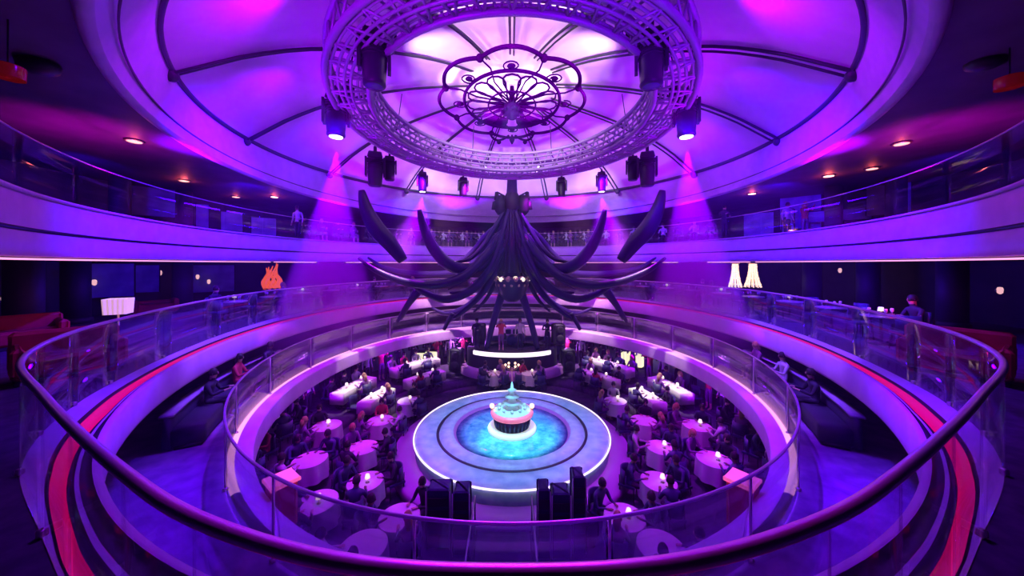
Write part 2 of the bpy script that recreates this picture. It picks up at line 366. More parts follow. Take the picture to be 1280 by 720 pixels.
b = B(); b.lathe([(.30,.72),(.2,.8),(.24,.9),(.34,.94),(.16,.98),(.14,1.1),(.26,1.16),(.10,1.22),(.1,1.34),(.18,1.4),(.06,1.46),(.04,1.62),(.001,1.7)], M['crystal'], n=20); b.build('spire', fo)
for sd in (-1, 1):
    b = B(); b.ball((sd*.72,.0,.82), .09, M['warm_led'], 10, 6); b.lathe([(.05,.66),(.03,.76)], M['brass'], (sd*.72,0,0), 10); b.build('side_lamp', fo)
for k in range(10):
    th = 2*PI*(k+.5)/10; b = B(); b.ball((.48*math.cos(th),.48*math.sin(th),.8), .06, M['crystal'], 8, 6); b.build('crystal_drop', fo)

# ------------------------------------------------------------------ circular lighting truss
TC = 12.1
tr = thing('circular_truss', 'large circular aluminium lighting truss hanging under the dome', 'truss', (0,TC,5.15))
tr.rotation_euler = (R(-4.9),0,0)
def ringpts(r, z, n=96): return [(r*math.cos(2*PI*k/n), r*math.sin(2*PI*k/n), z) for k in range(n)]
for r_, z_, q in ((4.78,0,.085),(5.95,0,.09),(4.72,.85,.085),(5.95,.85,.09)): B().tube(ringpts(r_, z_), q, M['steel'], 8, True).build('chord', tr)
for r_, z_ in ((4.98,.12),(5.28,-.02),(5.62,.02),(4.74,.2),(4.74,.4),(4.72,.62),(5.1,.05),(5.45,0),(5.8,.02)): B().tube(ringpts(r_, z_), .045, M['steel'], 6, True).build('cable_ring', tr)
NB = 48
for k in range(NB):
    a0, a1 = 2*PI*k/NB, 2*PI*(k+.5)/NB; a2 = 2*PI*(k+1)/NB
    P = lambda r, a, z: (r*math.cos(a), r*math.sin(a), z)
    b = B()
    b.tube([P(4.78,a0,0),P(5.95,a1,0)], .038, M['steel'], 5); b.tube([P(5.95,a1,0),P(4.78,a2,0)], .038, M['steel'], 5)
    b.tube([P(4.72,a0,.85),P(4.78,a1,0)], .038, M['steel'], 5); b.tube([P(4.78,a1,0),P(4.72,a2,.85)], .038, M['steel'], 5)
    b.tube([P(5.95,a0,.85),P(5.95,a1,0)], .038, M['steel'], 5); b.tube([P(5.95,a1,0),P(5.95,a2,.85)], .038, M['steel'], 5)
    b.tube([P(4.72,a0,.85),P(5.95,a0,.85)], .038, M['steel'], 5)
    b.build('brace', tr)
for k in range(8):
    a0 = 2*PI*(k+.5)/8; B().tube([P(5.3,a0,.85),P(5.1,a0,2.3)], .02, M['groove'], 5).build('hanging_cable', tr)

# ------------------------------------------------------------------ dome rose
RC = Vector((0,15.3,7.35)); RA, RB = 3.0, 3.7
ro = thing('ceiling_rose', 'dark wrought scrollwork rose hanging in the centre of the dome', 'ornament', tuple(RC))
def smooth2(P):
    return P
def rp(r, deg, z=0): t = R(deg); return (RA*r*math.cos(t), RB*r*math.sin(t), z)
def arc(r0, d0, r1, d1, bulge=0, n=14, z=0):
    out = []
    for k in range(n+1):
        t = k/n; out.append(rp(r0+(r1-r0)*t+bulge*math.sin(PI*t), d0+(d1-d0)*t, z))
    return out
for k in range(8):
    d = 22.5+45*k
    B().tube(arc(1,d,1,d+45,.1), .075, M['iron'], 6).build('outer_arc', ro)
    b = B(); b.ball(rp(1,d), .15, M['iron'], 8, 6); b.build('boss', ro)
    B().tube([rp(1,d),rp(.8,d+3),rp(.55,d-3,.0),rp(.2,d),rp(.0,d,-.15)], .035, M['iron'], 6).build('spoke', ro)
    # scrolls and leaf drops
    cx, cy, _ = rp(.80,d+22.5); pts = [(cx+.34*(1-k2/26)*math.cos(.5*k2+d), cy+.34*(1-k2/26)*math.sin(.5*k2+d), 0) for k2 in range(22)]
    B().tube(pts, .03, M['iron'], 5).build('scroll', ro)
    b = B(); b.ball(rp(.80,d+22.5), .15, M['iron'], 8, 6, (1,1,.4)); b.build('leaf', ro)
B().tube([rp(.72,k*6) for k in range(60)], .07, M['iron'], 6, True).build('inner_ring', ro)
for d in (66,114):
    sg_ = 1 if d < 90 else -1; P_ = [rp(1.02+.22*math.sin(q*.42), 90+(d-90)*(.15+q/9), 0) for q in range(9)]; B().tube(smooth2(P_), .06, M['iron'], 6).build('scroll', ro)
B().tube([rp(1.0,90), rp(1.12,90,-.1), rp(1.22,90,-.2)], [.05,.16,.04], M['iron'], 8).build('finial', ro)
for d in (78,102): b = B(); b.ball(rp(1.24,d,-.1), .13, M['iron'], 8, 6); b.build('leaf', ro)
B().tube([rp(.36,k*10,-.1) for k in range(36)], .04, M['iron'], 6, True).build('inner_ring', ro)
for k in range(16):
    d = k*22.5; pts = [rp(.10+.58*math.sin(PI*q/12), d+13*math.sin(2*PI*q/12), -.05) for q in range(12)]
    B().tube(pts, .042, M['iron'], 5, True).build('petal', ro)
for d in (62,118):
    b = B(); vs = [rp(.40,d-14,-.06),rp(.45,d,-.06),rp(.40,d+14,-.06),rp(.68,d+20,-.06),rp(.74,d,-.06),rp(.68,d-20,-.06)]
    vs = vs+[(x,y,z+.06) for x,y,z in vs]; b.add(vs, [list(range(6)), list(range(11,5,-1))]+[[i,(i+1)%6,(i+1)%6+6,i+6] for i in range(6)], M['iron'], False); b.build('fan_panel', ro)
for d in ():
    b = B(); vs = [rp(.50,d-14,-.06),rp(.52,d,-.06),rp(.50,d+14,-.06),rp(.68,d+22,-.06),rp(.72,d,-.06),rp(.68,d-22,-.06)]
    vs = vs+[(x,y,z+.06) for x,y,z in vs]; b.add(vs, [list(range(6)), list(range(11,5,-1))]+[[i,(i+1)%6,(i+1)%6+6,i+6] for i in range(6)], M['iron'], False); b.build('fan_panel', ro)
b = B(); b.lathe([(.001,-.75),(.12,-.7),(.3,-.5),(.42,-.25),(.35,-.05),(.15,.1),(.1,.8)], M['iron'], n=16)
for k in range(8): th = 2*PI*k/8; b.ball((.42*math.cos(th),.42*math.sin(th),-.35), .1, M['iron'], 8, 6)
b.build('hub', ro)

# ------------------------------------------------------------------ moving head lamps
def lamp_proto():
    t = thing('stage_spotlight', 'x', 'spotlight')
    b = B(); b.box((0,0,-.05), (.09,.14,.16), M['black']); b.tube([(0,-.05,.02),(0,.0,.07),(0,.05,.02)], .02, M['black'], 6); b.build('clamp', t)
    b = B(); b.box((0,0,-.22), (.42,.34,.2), M['black'], taper=.85); b.build('base', t)
    b = B()
    for s in (-1,1): b.box((s*.25,0,-.56), (.06,.2,.56), M['black'])
    b.box((0,0,-.35), (.52,.2,.07), M['black']); b.build('yoke', t)
    b = B(); b.lathe([(.001,.34),(.15,.32),(.2,.2),(.215,.0),(.19,-.3),(.2,-.36),(.17,-.4)], M['black'], (0,0,-.72), 18)
    for k in range(5): b.lathe([(.2,0),(.225,.01),(.2,.02)], M['dblack'], (0,0,-.62+.06*k), 18)
    hd = b.build('head', t)
    b = B(); b.lathe([(.165,-1.10),(.14,-1.125),(.001,-1.14)], M['lens_off'], (0,0,0), 18); b.build('lens', hd)
    return t
M['lens'] = glow('lamp_lens', (1,.75,1), 6)
M['lens_off'] = mat('dark_lens', (.1,.05,.25), .1)
lp = lamp_proto()
# (x px, y px of the lamp's top, distance, scale, what tells it apart)
LAMPS = [(468,30,8.6,1.45,'big black moving spotlight on the left inner side of the truss, beside a smaller lamp'),
 (814,30,8.6,1.45,'big black moving spotlight on the right inner side of the truss, beside a smaller lamp'),
 (486,28,9.3,.75,'small black spotlight clamped just above the big left lamp of the truss'),
 (792,28,9.3,.75,'small black spotlight clamped just above the big right lamp of the truss'),
 (420,110,11.4,1.5,'black spotlight at the far left of the truss sending down a wide magenta beam'),
 (858,110,11.4,1.5,'black spotlight at the far right of the truss sending down a wide magenta beam'),
 (436,100,10.9,.6,'small dark lamp tucked inside the left end of the truss'),
 (843,100,10.9,.6,'small dark lamp tucked inside the right end of the truss'),
 (469,185,14.6,1.5,'large dark lamp under the left rear curve of the truss, touching a smaller one'),
 (809,185,14.6,1.5,'large dark lamp under the right rear curve of the truss, touching a smaller one'),
 (487,192,15.2,1.1,'smaller dark lamp hanging right beside the large left rear one'),
 (791,192,15.2,1.1,'smaller dark lamp hanging left beside the large right rear one'),
 (528,212,16.8,1.0,'dark lamp on the rear truss with a short white beam, left of the sculpture'),
 (752,212,16.8,1.0,'dark lamp on the rear truss with a short white beam, right of the sculpture'),
 (579,219,17.6,1.0,'slim dark lamp hanging from the rear truss just left of the sculpture mast'),
 (702,219,17.6,1.0,'slim dark lamp hanging from the rear truss just right of the sculpture mast'),
]
for i, (px, py, Y, s_, lab) in enumerate(LAMPS):
    L = deep(px, py, Y)
    if i == 0: o = lp; o.location = L; o.scale = (s_,)*3; o['label'] = lab; o['group'] = 'truss spotlights'
    else: o = dup(lp, L, 0, lab, 'truss spotlights', s_)
    o.rotation_euler = (0,0,R(20*(1 if px < 640 else -1)))
    if i in (4,5,12,13):
        ln = [g for c in o.children for g in c.children][0]; ln.data = ln.data.copy(); ln.data.materials[0] = M['lens']
b = None

# ------------------------------------------------------------------ hanging sculpture on its mast
SY = 18.6
S0 = Vector(deep(640,432,SY))
sg = thing('tentacle_sculpture', 'towering black sculpture of drooping tentacle arms on a mast behind the stage', 'sculpture', tuple(S0))
def sp(px, py, dy=0): return Vector(deep(px, py, SY+dy))-S0
def smooth(pts, n=5):
    out = []; P = [Vector(p) for p in pts]
    for i in range(len(P)-1):
        a = P[max(i-1,0)]; b_ = P[i]; c = P[i+1]; d = P[min(i+2,len(P)-1)]
        for k in range(n): out.append(Vector(cat(a,b_,c,d,k/n)))
    return out+[P[-1]]
def taper(n, r0, r1, mid=None):
    out = []
    for k in range(n):
        t = k/(n-1); r = r0+(r1-r0)*t
        if mid: r = (r0*(1-t)**2+2*mid*t*(1-t)*1.0+r1*t*t)
        out.append(r)
    return out
b = B(); b.tube([sp(640,222),sp(640,300),sp(640,345)], [.22,.28,.5], M['strand'], 10)
for k in range(14):
    th = 2*PI*k/14; b.tube([sp(640,222)+Vector((.2*math.cos(th),.2*math.sin(th),0)), sp(640,290)+Vector((.34*math.cos(th),.34*math.sin(th),0)), sp(640,340)+Vector((.75*math.cos(th),.75*math.sin(th),0))], .07, M['strand'], 6)
b.build('mast', sg)
b = B()
for x, y, w in ((640,252,.48),(626,255,.34),(654,255,.34)):
    b.lathe([(w*.5,-.6),(w*.95,-.4),(w,.1),(w*.7,.45),(.05,.5)], M['dblack'], sp(x,y), 14)
for x, y in ((618,262),(662,262),(628,270),(652,270),(621,250),(659,250),(640,273)):
    b.tube([sp(x,y-10), sp(x,y)], [.10,.16], M['dblack'], 8); b.tube([sp(640,250), sp(x,y-10)], .05, M['dblack'], 6)
b.build('crown_cluster', sg)
ARMS = [ # half arms (left); mirrored on the right. (px,py,dy) points, radii
 ([(628,300,-.2),(612,325,-.5),(590,336,-1),(565,333,-1.5),(543,312,-2),(530,285,-2.4),(524,262,-2.6)], .16,.10,.5),
 ([(630,290,.2),(606,310,.6),(588,334,.9),(560,342,1.2),(520,342,1.6),(482,335,2),(460,322,2.2)], .2,.06,.3),
 ([(626,295,-.3),(604,322,-1),(580,345,-1.6),(545,356,-2.2),(505,352,-2.8),(470,338,-3.3),(448,322,-3.6)], .2,.06,.3),
 ([(628,310,-.3),(612,338,-.8),(590,362,-1.2),(560,374,-1.6),(535,368,-2),(515,356,-2.4)], .2,.08,.3),
 ([(632,305,.1),(622,335,.3),(606,362,.6),(585,382,.8),(560,392,1.0),(540,385,1.2)], .18,.07,.25),
 ([(633,300,-.1),(622,330,-.3),(612,352,-.5),(598,372,-.7),(578,390,-.9),(566,398,-1)], .18,.08,.22),
 ([(624,280,.4),(606,296,.9),(590,315,1.4),(572,328,1.8),(548,331,2.2)], .14,.05,.2),
]
ARMS += [
 ([(632,262,.2),(624,290,.5),(612,316,.8),(596,338,1.1),(572,350,1.4),(548,350,1.6)], .10,.05,.2),
 ([(636,262,-.3),(628,292,-.5),(618,322,-.8),(604,350,-1.1),(584,364,-1.3),(562,366,-1.5)], .10,.06,.22),
 ([(630,264,-.1),(614,292,-.3),(602,310,-.6),(586,324,-1),(566,328,-1.3)], .10,.05,.2),
 ([(637,264,.4),(632,300,.5),(626,334,.6),(618,356,.7),(606,376,.8),(592,390,.9)], .10,.06,.2),
]
for mir in (1,-1):
    for pts, r0, r1, md in ARMS:
        P = smooth([sp(640+mir*(x-640), y, d) for x, y, d in pts]); o = B().tube(P, taper(len(P), r0, r1, md), M['strand'], 10).build('arm', sg)
    # broad blade hanging free on the outside
    P = smooth([sp(640+mir*(x-640), y, d) for x, y, d in ((452,238,-4.4),(458,262,-4.3),(470,285,-4.2),(488,305,-4.1),(504,326,-4.0))])
    B().tube(P, [.08+.30*math.sin(PI*min(1,k/(len(P)-1)*.8+.05)) for k in range(len(P))], M['strand'], 8).build('blade', sg)
    # legs that touch the deck
    for pts, r0, r1 in (([(528,360,-1.8),(512,378,-1.6),(500,398,-1.4)],.2,.14),([(520,362,-1.8),(508,382,-1.6),(497,402,-1.4)],.12,.1),([(566,392,-.8),(560,402,-.7),(555,412,-.6)],.14,.1)):
        P = smooth([sp(640+mir*(x-640), y, d) for x, y, d in pts]); B().tube(P, taper(len(P), r0, r1), M['strand'], 8).build('outer_leg', sg)
    P = smooth([sp(640+mir*(x-640), y, d) for x, y, d in ((628,366,0),(622,385,-.1),(615,408,-.2),(608,436,-.1))]); B().tube(P, taper(len(P),.24,.15), M['strand'], 10).build('inner_leg', sg)
    for k in range(4):
        P = smooth([sp(640+mir*(q-640), y, -.6-.1*k) for q, y in ((628-3*k,300),(622-7*k,325),(612-13*k,348),(600-20*k,366-2*k))]); B().tube(P, taper(len(P),.05,.03), M['navy'], 6).build('ribbon', sg)
b = B(); b.lathe([(.3,-.75),(.6,-.55),(.85,-.1),(.98,.45),(1.0,.5),(.92,.5),(.85,.35)], M['strand'], sp(640,360), 20); b.build('urn', sg)
b = B()
for k in range(14): th = 2*PI*k/14; b.ball(sp(640,352)+Vector((.93*math.cos(th),.93*math.sin(th),.15)), .13, M['ivory'] if k % 3 == 0 else M['brass'], 8, 6); b.ball(sp(640,358)+Vector((.85*math.cos(th+.2),.85*math.sin(th+.2),.1)), .1, M['brass'], 8, 6)
b.build('urn_jewels', sg)

# ------------------------------------------------------------------ band platform
PZ = -4.75
pf = thing('band_platform', 'raised band platform with glowing white front edge behind the round stage', 'stage', (0,19.4,-6.35))
b = B(); b.sweep([(0,0),(0,1.5),(-.05,1.6),(-2.2,1.6)], 2.6, 1.5, M['dblack'], (0,0,0), 170, 370, 40); b.box((0,.8,.8), (4.4,1.6,1.58), M['dblack']); b.build('deck', pf)
b = B(); b.sweep([(.0,1.32),(.03,1.36),(.03,1.52),(-.02,1.56)], 2.62, 1.52, M['white_led'], (0,0,0), 215, 325, 40, True); b.build('light_edge', pf)
b = B(); b.sweep([(.35,.2),(.35,.62),(.0,.66)], 2.7, 1.7, M['apron'], (0,0,0), 190, 350, 40); b.build('step', pf)
def speaker(px, Y, s_, lab):
    L = ((px-CX)*Y/F, Y, -4.75)
    t = thing('loudspeaker', lab, 'speaker', L, R(12 if px > 640 else -12), 'speakers on the band platform')
    b = B(); b.box((0,0,.62*s_), (.75*s_,.6*s_,1.2*s_), M['black'], taper=.96); b.build('cabinet', t)
    b = B()
    for z in (.38,.88): b.lathe([(.24*s_,0),(.2*s_,.03),(.06*s_,.06),(.001,.03)], M['dblack'], (0,-.3*s_,z*s_), 16, Matrix.Rotation(R(90),4,'X'))
    b.build('cone', t)
    b = B(); b.box((0,-.02,.01), (.6*s_,.5*s_,.04), M['dblack']); b.build('foot', t)
    return t
speaker(599, 19.7, 1.0, 'dark loudspeaker angled inwards on the left of the band platform')
speaker(698, 19.7, 1.0, 'dark loudspeaker angled inwards on the right of the band platform')
speaker(571, 19.0, 1.05, 'outermost dark loudspeaker at the left end of the band platform').location.z = -6.1
speaker(709, 19.0, 1.05, 'outermost dark loudspeaker at the right end of the band platform').location.z = -6.1

# ------------------------------------------------------------------ people: one continuous skinned body each
def grow(joints, edges, name):
    me = bpy.data.meshes.new(name); me.from_pydata([j[:3] for j in joints], edges, [])
    o = bpy.data.objects.new(name, me); C.objects.link(o)
    o.modifiers.new('s', 'SKIN'); o.modifiers.new('u', 'SUBSURF').levels = 1
    for i, sv in enumerate(me.skin_vertices[0].data):
        r = joints[i][3]; sv.radius = (r, r*(joints[i][4] if len(joints[i]) > 4 else 1)); sv.use_root = (i == 0)
    dg = bpy.context.evaluated_depsgraph_get(); dg.update()
    out = bpy.data.meshes.new_from_object(o.evaluated_get(dg)); bpy.data.objects.remove(o); bpy.data.meshes.remove(me)
    return out
def body(name, kind, top, legs, skin_, hairm, lean=0, arms='table', girl=False):
    """kind 'sit' or 'stand'; facing +Y"""
    J = []; E_ = []
    def j(x, y, z, r, k=1, frm=None):
        J.append((x, y, z, r, k)); 
        if frm is not None: E_.append((frm, len(J)-1))
        return len(J)-1
    ph = .50 if kind == 'sit' else .93
    sh = .17 if girl else .20
    pel = j(0, 0, ph, .15, .8); wa = j(0, .0+lean*.3, ph+.2, .125, .75, pel); ch = j(0, .01+lean, ph+.4, .155, .75, wa)
    nk = j(0, .02+lean*1.2, ph+.53, .055, 1, ch); hb = j(0, .05+lean*1.3, ph+.63, .085, 1, nk); ht = j(0, .05+lean*1.3, ph+.76, .08, 1, hb)
    for s in (-1,1):
        if kind == 'sit':
            hp = j(s*.10,.04,ph-.01,.085,1,pel); kn = j(s*.12,.44,ph+.01,.06,1,hp); an = j(s*.12,.42,.08,.04,1,kn); j(s*.12,.56,.035,.03,1,an)
        else:
            hp = j(s*.09,0,ph-.08,.09,1,pel); kn = j(s*.10,.02,ph-.46,.06,1,hp); an = j(s*.10,-.01,.09,.042,1,kn); j(s*.11,.15,.035,.035,1,an)
        so = j(s*sh,lean,ph+.44,.06,1,ch)
        if arms == 'table': el = j(s*(sh+.05),.12+lean,ph+.2,.043,1,so); wr = j(s*.14,.34+lean,ph+.27,.027,1,el)
        elif arms == 'play': el = j(s*(sh+.08),.08,ph+.2,.043,1,so); wr = j(s*.10,.30,ph+.26+.06*s,.027,1,el)
        elif arms == 'up': el = j(s*(sh+.1),.12,ph+.36,.043,1,so); wr = j(s*(sh+.02),.30,ph+.55,.027,1,el)
        else: el = j(s*(sh+.05),-.02,ph+.17,.043,1,so); wr = j(s*(sh+.07),.05,ph-.08,.027,1,el)
        w = J[wr]; d = Vector(w[:3])-Vector(J[el][:3]); d.normalize(); pm = j(*(Vector(w[:3])+d*.055), .03, .6, wr)
        q = Vector(J[pm][:3]); side = Vector((1,0,0)) if abs(d.x) < .7 else Vector((0,1,0))
        for i in range(4):
            e0 = q+side*(i-1.5)*.018+d*.03; f1 = j(*e0, .009, 1, pm); j(*(e0+d*(.04+.008*(1.5-abs(i-1.5)))+Vector((0,0,-.015))), .008, 1, f1)
        th0 = Vector(w[:3])+d*.03-side*s*.032; t1 = j(*th0, .011, 1, wr); j(*(th0+d*.035-side*s*.012), .009, 1, t1)
    me = grow(J, E_, name)
    mats = [top, legs, skin_, hairm]
    for m in mats: me.materials.append(m)
    hz = ph+.56
    wrs = [Vector(J[k][:3]) for k in range(len(J)) if J[k][3] == .027]
    for p in me.polygons:
        c = p.center; k = 0
        if c.z > hz: k = 2
        elif kind == 'stand' and c.z < ph+.02 and abs(c.x) < .2 and (arms != 'down' or abs(c.x) < sh-.01): k = 1
        elif kind == 'sit' and c.z < ph+.06 and (c.y > .1 or c.z < ph-.08): k = 1
        if any((c-w).length < .13 and (c-w).length < (c-w*1).length+1 and (c-w).dot(w-Vector((w.x,0,ph+.2))) > -.002 and (c-w).length < .13 for w in wrs) and c.z < hz: k = 2
        if girl and k == 1 and c.z < .3: k = 2
        p.material_index = k; p.use_smooth = True
    # face: nose, ears, eyes, mouth
    hy = .05+lean*1.3; hc = Vector((0, hy, ph+.695))
    f = B(); f.lathe([(.001,.03),(.012,.0),(.018,-.03),(.001,-.045)], skin_, hc+Vector((0,.085,0)), 6)
    for s in (-1,1):
        f.ball(hc+Vector((s*.083,0,-.005)), .025, skin_, 6, 4, (.4,.8,1.2)); f.ball(hc+Vector((s*.03,.078,.015)), .011, M['dblack'], 6, 4)
    f.ball(hc+Vector((0,.078,-.052)), .02, M['redtop'], 6, 4, (1,.4,.3))
    face = f.build('tmp'); bm = bmesh.new(); bm.from_mesh(me); nm = len(me.materials)
    for q in face.data.materials: me.materials.append(q)
    fm = face.data
    for p in fm.polygons: p.material_index += nm
    bm.from_mesh(fm); bm.to_mesh(me); bm.free(); bpy.data.objects.remove(face)
    h = B(); n = 14; long_ = girl
    prof = [(.001,.125),(.05,.115),(.085,.07),(.1,.01),(.098,-.04)]
    h.lathe(prof, hairm, hc+Vector((0,-.012,.0)), n, ex=.95)
    if long_: h.tube([hc+Vector((0,-.05,.02)), hc+Vector((0,-.085,-.1)), hc+Vector((0,-.09,-.24))], [.085,.085,.05], hairm, 10)
    return me, h
PROTO = {}
def person(key, name, kind, top, legs, skin_, hairm, **k):
    me, h = body(name, kind, top, legs, skin_, hairm, **k)
    t = bpy.data.objects.new('person', me); C.objects.link(t); h.build('hair', t); PROTO[key] = [t, False]
skin2 = mat('deep_skin', (.28,.15,.1), .5)
person('m1','person_body','sit',M['suit'],M['suit'],M['skin'],M['hair'],lean=.05)
person('m2','person_body','sit',M['shirt'],M['suit'],M['skin'],M['hair'],lean=.0)
person('m3','person_body','sit',M['navy'],M['suit'],skin2,M['hair'],lean=.08)
person('w1','person_body','sit',M['dress'],M['dress'],M['skin'],M['blond'],lean=.04,girl=True)
person('w2','person_body','sit',M['redtop'],M['suit'],M['skin'],M['hair'],lean=.02,girl=True)
person('s1','person_body','stand',M['suit'],M['suit'],M['skin'],M['hair'],arms='play')
person('s2','person_body','stand',M['shirt'],M['suit'],skin2,M['hair'],arms='down')
person('s3','person_body','stand',M['redtop'],M['dress'],M['skin'],M['blond'],arms='up',girl=True)
def put(key, loc, rz, label, group=None):
    o, used = PROTO[key]
    if not used: PROTO[key][1] = True; o.location = loc; o.rotation_euler = (0,0,rz); r = o
    else: r = dup(o, loc, rz)
    r['label'] = label; r['category'] = 'person'
    if group: r['group'] = group
    elif 'group' in r: del r['group']
    return r

# ------------------------------------------------------------------ chairs, tables, table lights
def chair_proto():
    t = thing('dining_chair', 'x', 'chair')
    b = B(); b.box((0,0,.44), (.44,.44,.07), M['navy']); b.build('seat', t)
    b = B(); b.sweep([(0,.5),(0,.86),(.03,.88),(.04,.5)], .22, .2, M['navy'], (0,.02,0), 195, 345, 8, True)
    for s in (-1,1): b.tube([(s*.17,-.19,.44),(s*.17,-.2,.7)], .014, M['black'], 5)
    b.build('backrest', t)
    for sx in (-1,1):
        for sy in (-1,1): B().tube([(sx*.18,sy*.18,.42),(sx*.2,sy*.2,.008)], [.02,.012], M['black'], 6).build('leg', t)
    return t
CH = [chair_proto(), False]
def chair(loc, rz, label, group):
    if not CH[1]: CH[1] = True; o = CH[0]; o.location = loc; o.rotation_euler = (0,0,rz); o['label'] = label; o['group'] = group; return o
    return dup(CH[0], loc, rz, label, group)
def table_proto(cl):
    t = thing('round_table', 'x', 'table')
    b = B(); pr = [(.001,.755),(.45,.755),(.47,.745)]; b.lathe(pr, cl, n=24)
    vs = []; n = 48
    for z, rr, wv in ((.745,.47,0),(.55,.48,.015),(.25,.49,.03)):
        for k in range(n): th = 2*PI*k/n; r_ = rr+wv*math.cos(8*th); vs.append((r_*math.cos(th), r_*math.sin(th), z))
    b.add(vs, [[r*n+k,r*n+(k+1)%n,(r+1)*n+(k+1)%n,(r+1)*n+k] for r in range(2) for k in range(n)], cl); b.build('tablecloth', t)
    b = B(); b.lathe([(.26,0),(.26,.02),(.05,.05),(.04,.72),(.2,.74)], M['black'], n=14); b.build('pedestal', t)
    return t
TP = {'white': [table_proto(M['cloth']), False], 'cream': [table_proto(M['cream']), False], 'pink': [table_proto(M['pinkcloth']), False]}
def table(key, loc, label, group):
    q = TP[key]
    if not q[1]: q[1] = True; o = q[0]; o.location = loc; o['label'] = label; o['group'] = group; return o
    return dup(q[0], loc, random.random()*6, label, group)
def mini_lamp():
    t = thing('table_lamp', 'x', 'lamp')
    b = B(); b.lathe([(.05,0),(.05,.01),(.012,.02),(.01,.16)], M['brass'], n=10); b.build('base', t)
    b = B(); b.lathe([(.07,.12),(.045,.22),(.001,.225)], M['ivory'], n=12); b.build('lamp_shade', t)
    return t
LPx = [mini_lamp(), False]
def tlamp(loc, label, group):
    if not LPx[1]: LPx[1] = True; o = LPx[0]; o.location = loc; o['label'] = label; o['group'] = group; return o
    return dup(LPx[0], loc, 0, label, group)

OCC = []
def free(x, y, r, z):
    return all(math.hypot(x-a, y-b_) > r+q or abs(z-c) > .9 for a, b_, q, c in OCC)
def take(x, y, r, z): OCC.append((x, y, r, z))
SEAT = ['m1','w1','m2','m3','w2','m1','m3','w1']
def side(x, y, cy=12.0):
    return ('left' if x < 0 else 'right'), ('behind' if y > cy+3 else 'in front of' if y < cy-3 else 'beside')
def setting(x, y, z, key, nch, ringname, dist=.78, lampp=.5, start=0):
    s, w = side(x, y); g = f'{ringname} on the {s} {w} the stage'
    where = {'behind':f'in the {s} rear pit','in front of':f'in the {s} front pit','beside':f'at the {s} pit side'}[w]
    cn = {'white':'white','cream':'cream','pink':'pink'}[key]
    if not free(x, y, .5, z): return
    take(x, y, .42, z)
    table(key, (x,y,z), f'small round table with {cn} cloth {where}, {ringname}', f'{cn} tables {g}')
    if random.random() < lampp: tlamp((x+.08,y-.05,z+.757), f'tiny glowing lamp on a table {where}, {ringname}', f'table lamps {g}')
    a0 = math.atan2(y-12, x) + start
    for k in range(nch):
        a = a0 + PI/nch + 2*PI*k/nch + random.uniform(-.15,.15)
        px, py = x+dist*math.cos(a), y+dist*math.sin(a); rz = a+PI/2
        if not free(px, py, .25, z): continue
        take(px, py, .25, z)
        chair((px,py,z), rz, f'dark curved-back chair {where}, {ringname}', f'chairs {g}')
        if random.random() < .96:
            kk = random.choice(SEAT)
            d = {'m1':'in a dark suit','m2':'in a pale shirt','m3':'in a navy top','w1':'in a violet dress','w2':'in a red top'}[kk]
            put(kk, (px-.02*math.cos(a),py-.02*math.sin(a),z), rz, f'person {d} seated {where}, {ringname}', f'guests {d} {g}')
zt1, zt2 = -6.35, -6.1
zt1, zt2 = -6.35, -6.1
# curved banquet tables with cream cloths in the rear half
def arctable(d0, d1, a, bb, z, w, lab, lampn=2):
    x0, y0 = ell(CC, a, bb, (d0+d1)/2); t = thing('curved_table', lab, 'table', (x0,y0,z), 0, 'curved tables of the rear tiers')
    b = B(); b.sweep([(-w/2,.3),(-w/2,.74),(-w/2+.02,.76),(w/2-.02,.76),(w/2,.74),(w/2,.3)], a, bb, M['cream'], (-x0,CC-y0,0), d0, d1, 16, True); b.build('tablecloth', t)
    for q in (.15,.5,.85):
        x, y = ell(CC, a, bb, d0+(d1-d0)*q); b = B(); b.lathe([(.16,0),(.16,.02),(.04,.04),(.04,.32)], M['black'], (x-x0,y-y0,0), 10); b.build('leg', t)
    for q in range(9): take(*ell(CC, a, bb, d0+(d1-d0)*q/8), w/2, z)
    n = max(2, int(abs(d1-d0)/4.6)); s = 'left' if x0 < 0 else 'right'
    for k in range(n):
        for sd in ((1,-1) if k % 2 else (1,)):
            dd = d0+(d1-d0)*(k+.5)/n; x, y = ell(CC, a, bb, dd, sd*(w/2+.3)); th = math.atan2(math.sin(R(dd))/bb, math.cos(R(dd))/a); rz = th+(PI/2 if sd > 0 else -PI/2)
            if not free(x, y, .22, z): continue
            take(x, y, .24, z)
            chair((x,y,z), rz, f'dark curved-back chair at a curved cream table in the {s} rear pit', f'chairs at the {s} curved tables')
            if random.random() < .8:
                kk = random.choice(SEAT); d_ = {'m1':'in a dark suit','m2':'in a pale shirt','m3':'in a navy top','w1':'in a violet dress','w2':'in a red top'}[kk]
                put(kk, (x,y,z), rz, f'person {d_} seated at a curved cream table, {s} rear', f'guests {d_} at the {s} curved tables')
    for k in range(lampn):
        x, y = ell(CC, a, bb, d0+(d1-d0)*(k+.7)/(lampn+.4)); tlamp((x,y,z+.762), f'tiny glowing lamp on a curved cream table in the {s} rear of the pit', f'lamps on the {s} curved tables')
AT = [(156,172,7.3,7.9,zt2,'outermost'),(157,173,6.0,6.35,zt1,'innermost'),(126,147,7.2,7.9,zt2,'rearmost'),(128,148,5.9,6.3,zt1,'middle')]
for d0, d1, a, bb, z, q in AT:
    arctable(d0, d1, a, bb, z, .62, f'{q} long curved table with bright cream cloth left of the stage')
    arctable(180-d1, 180-d0, a, bb, z, .62, f'{q} long curved table with bright cream cloth right of the stage')
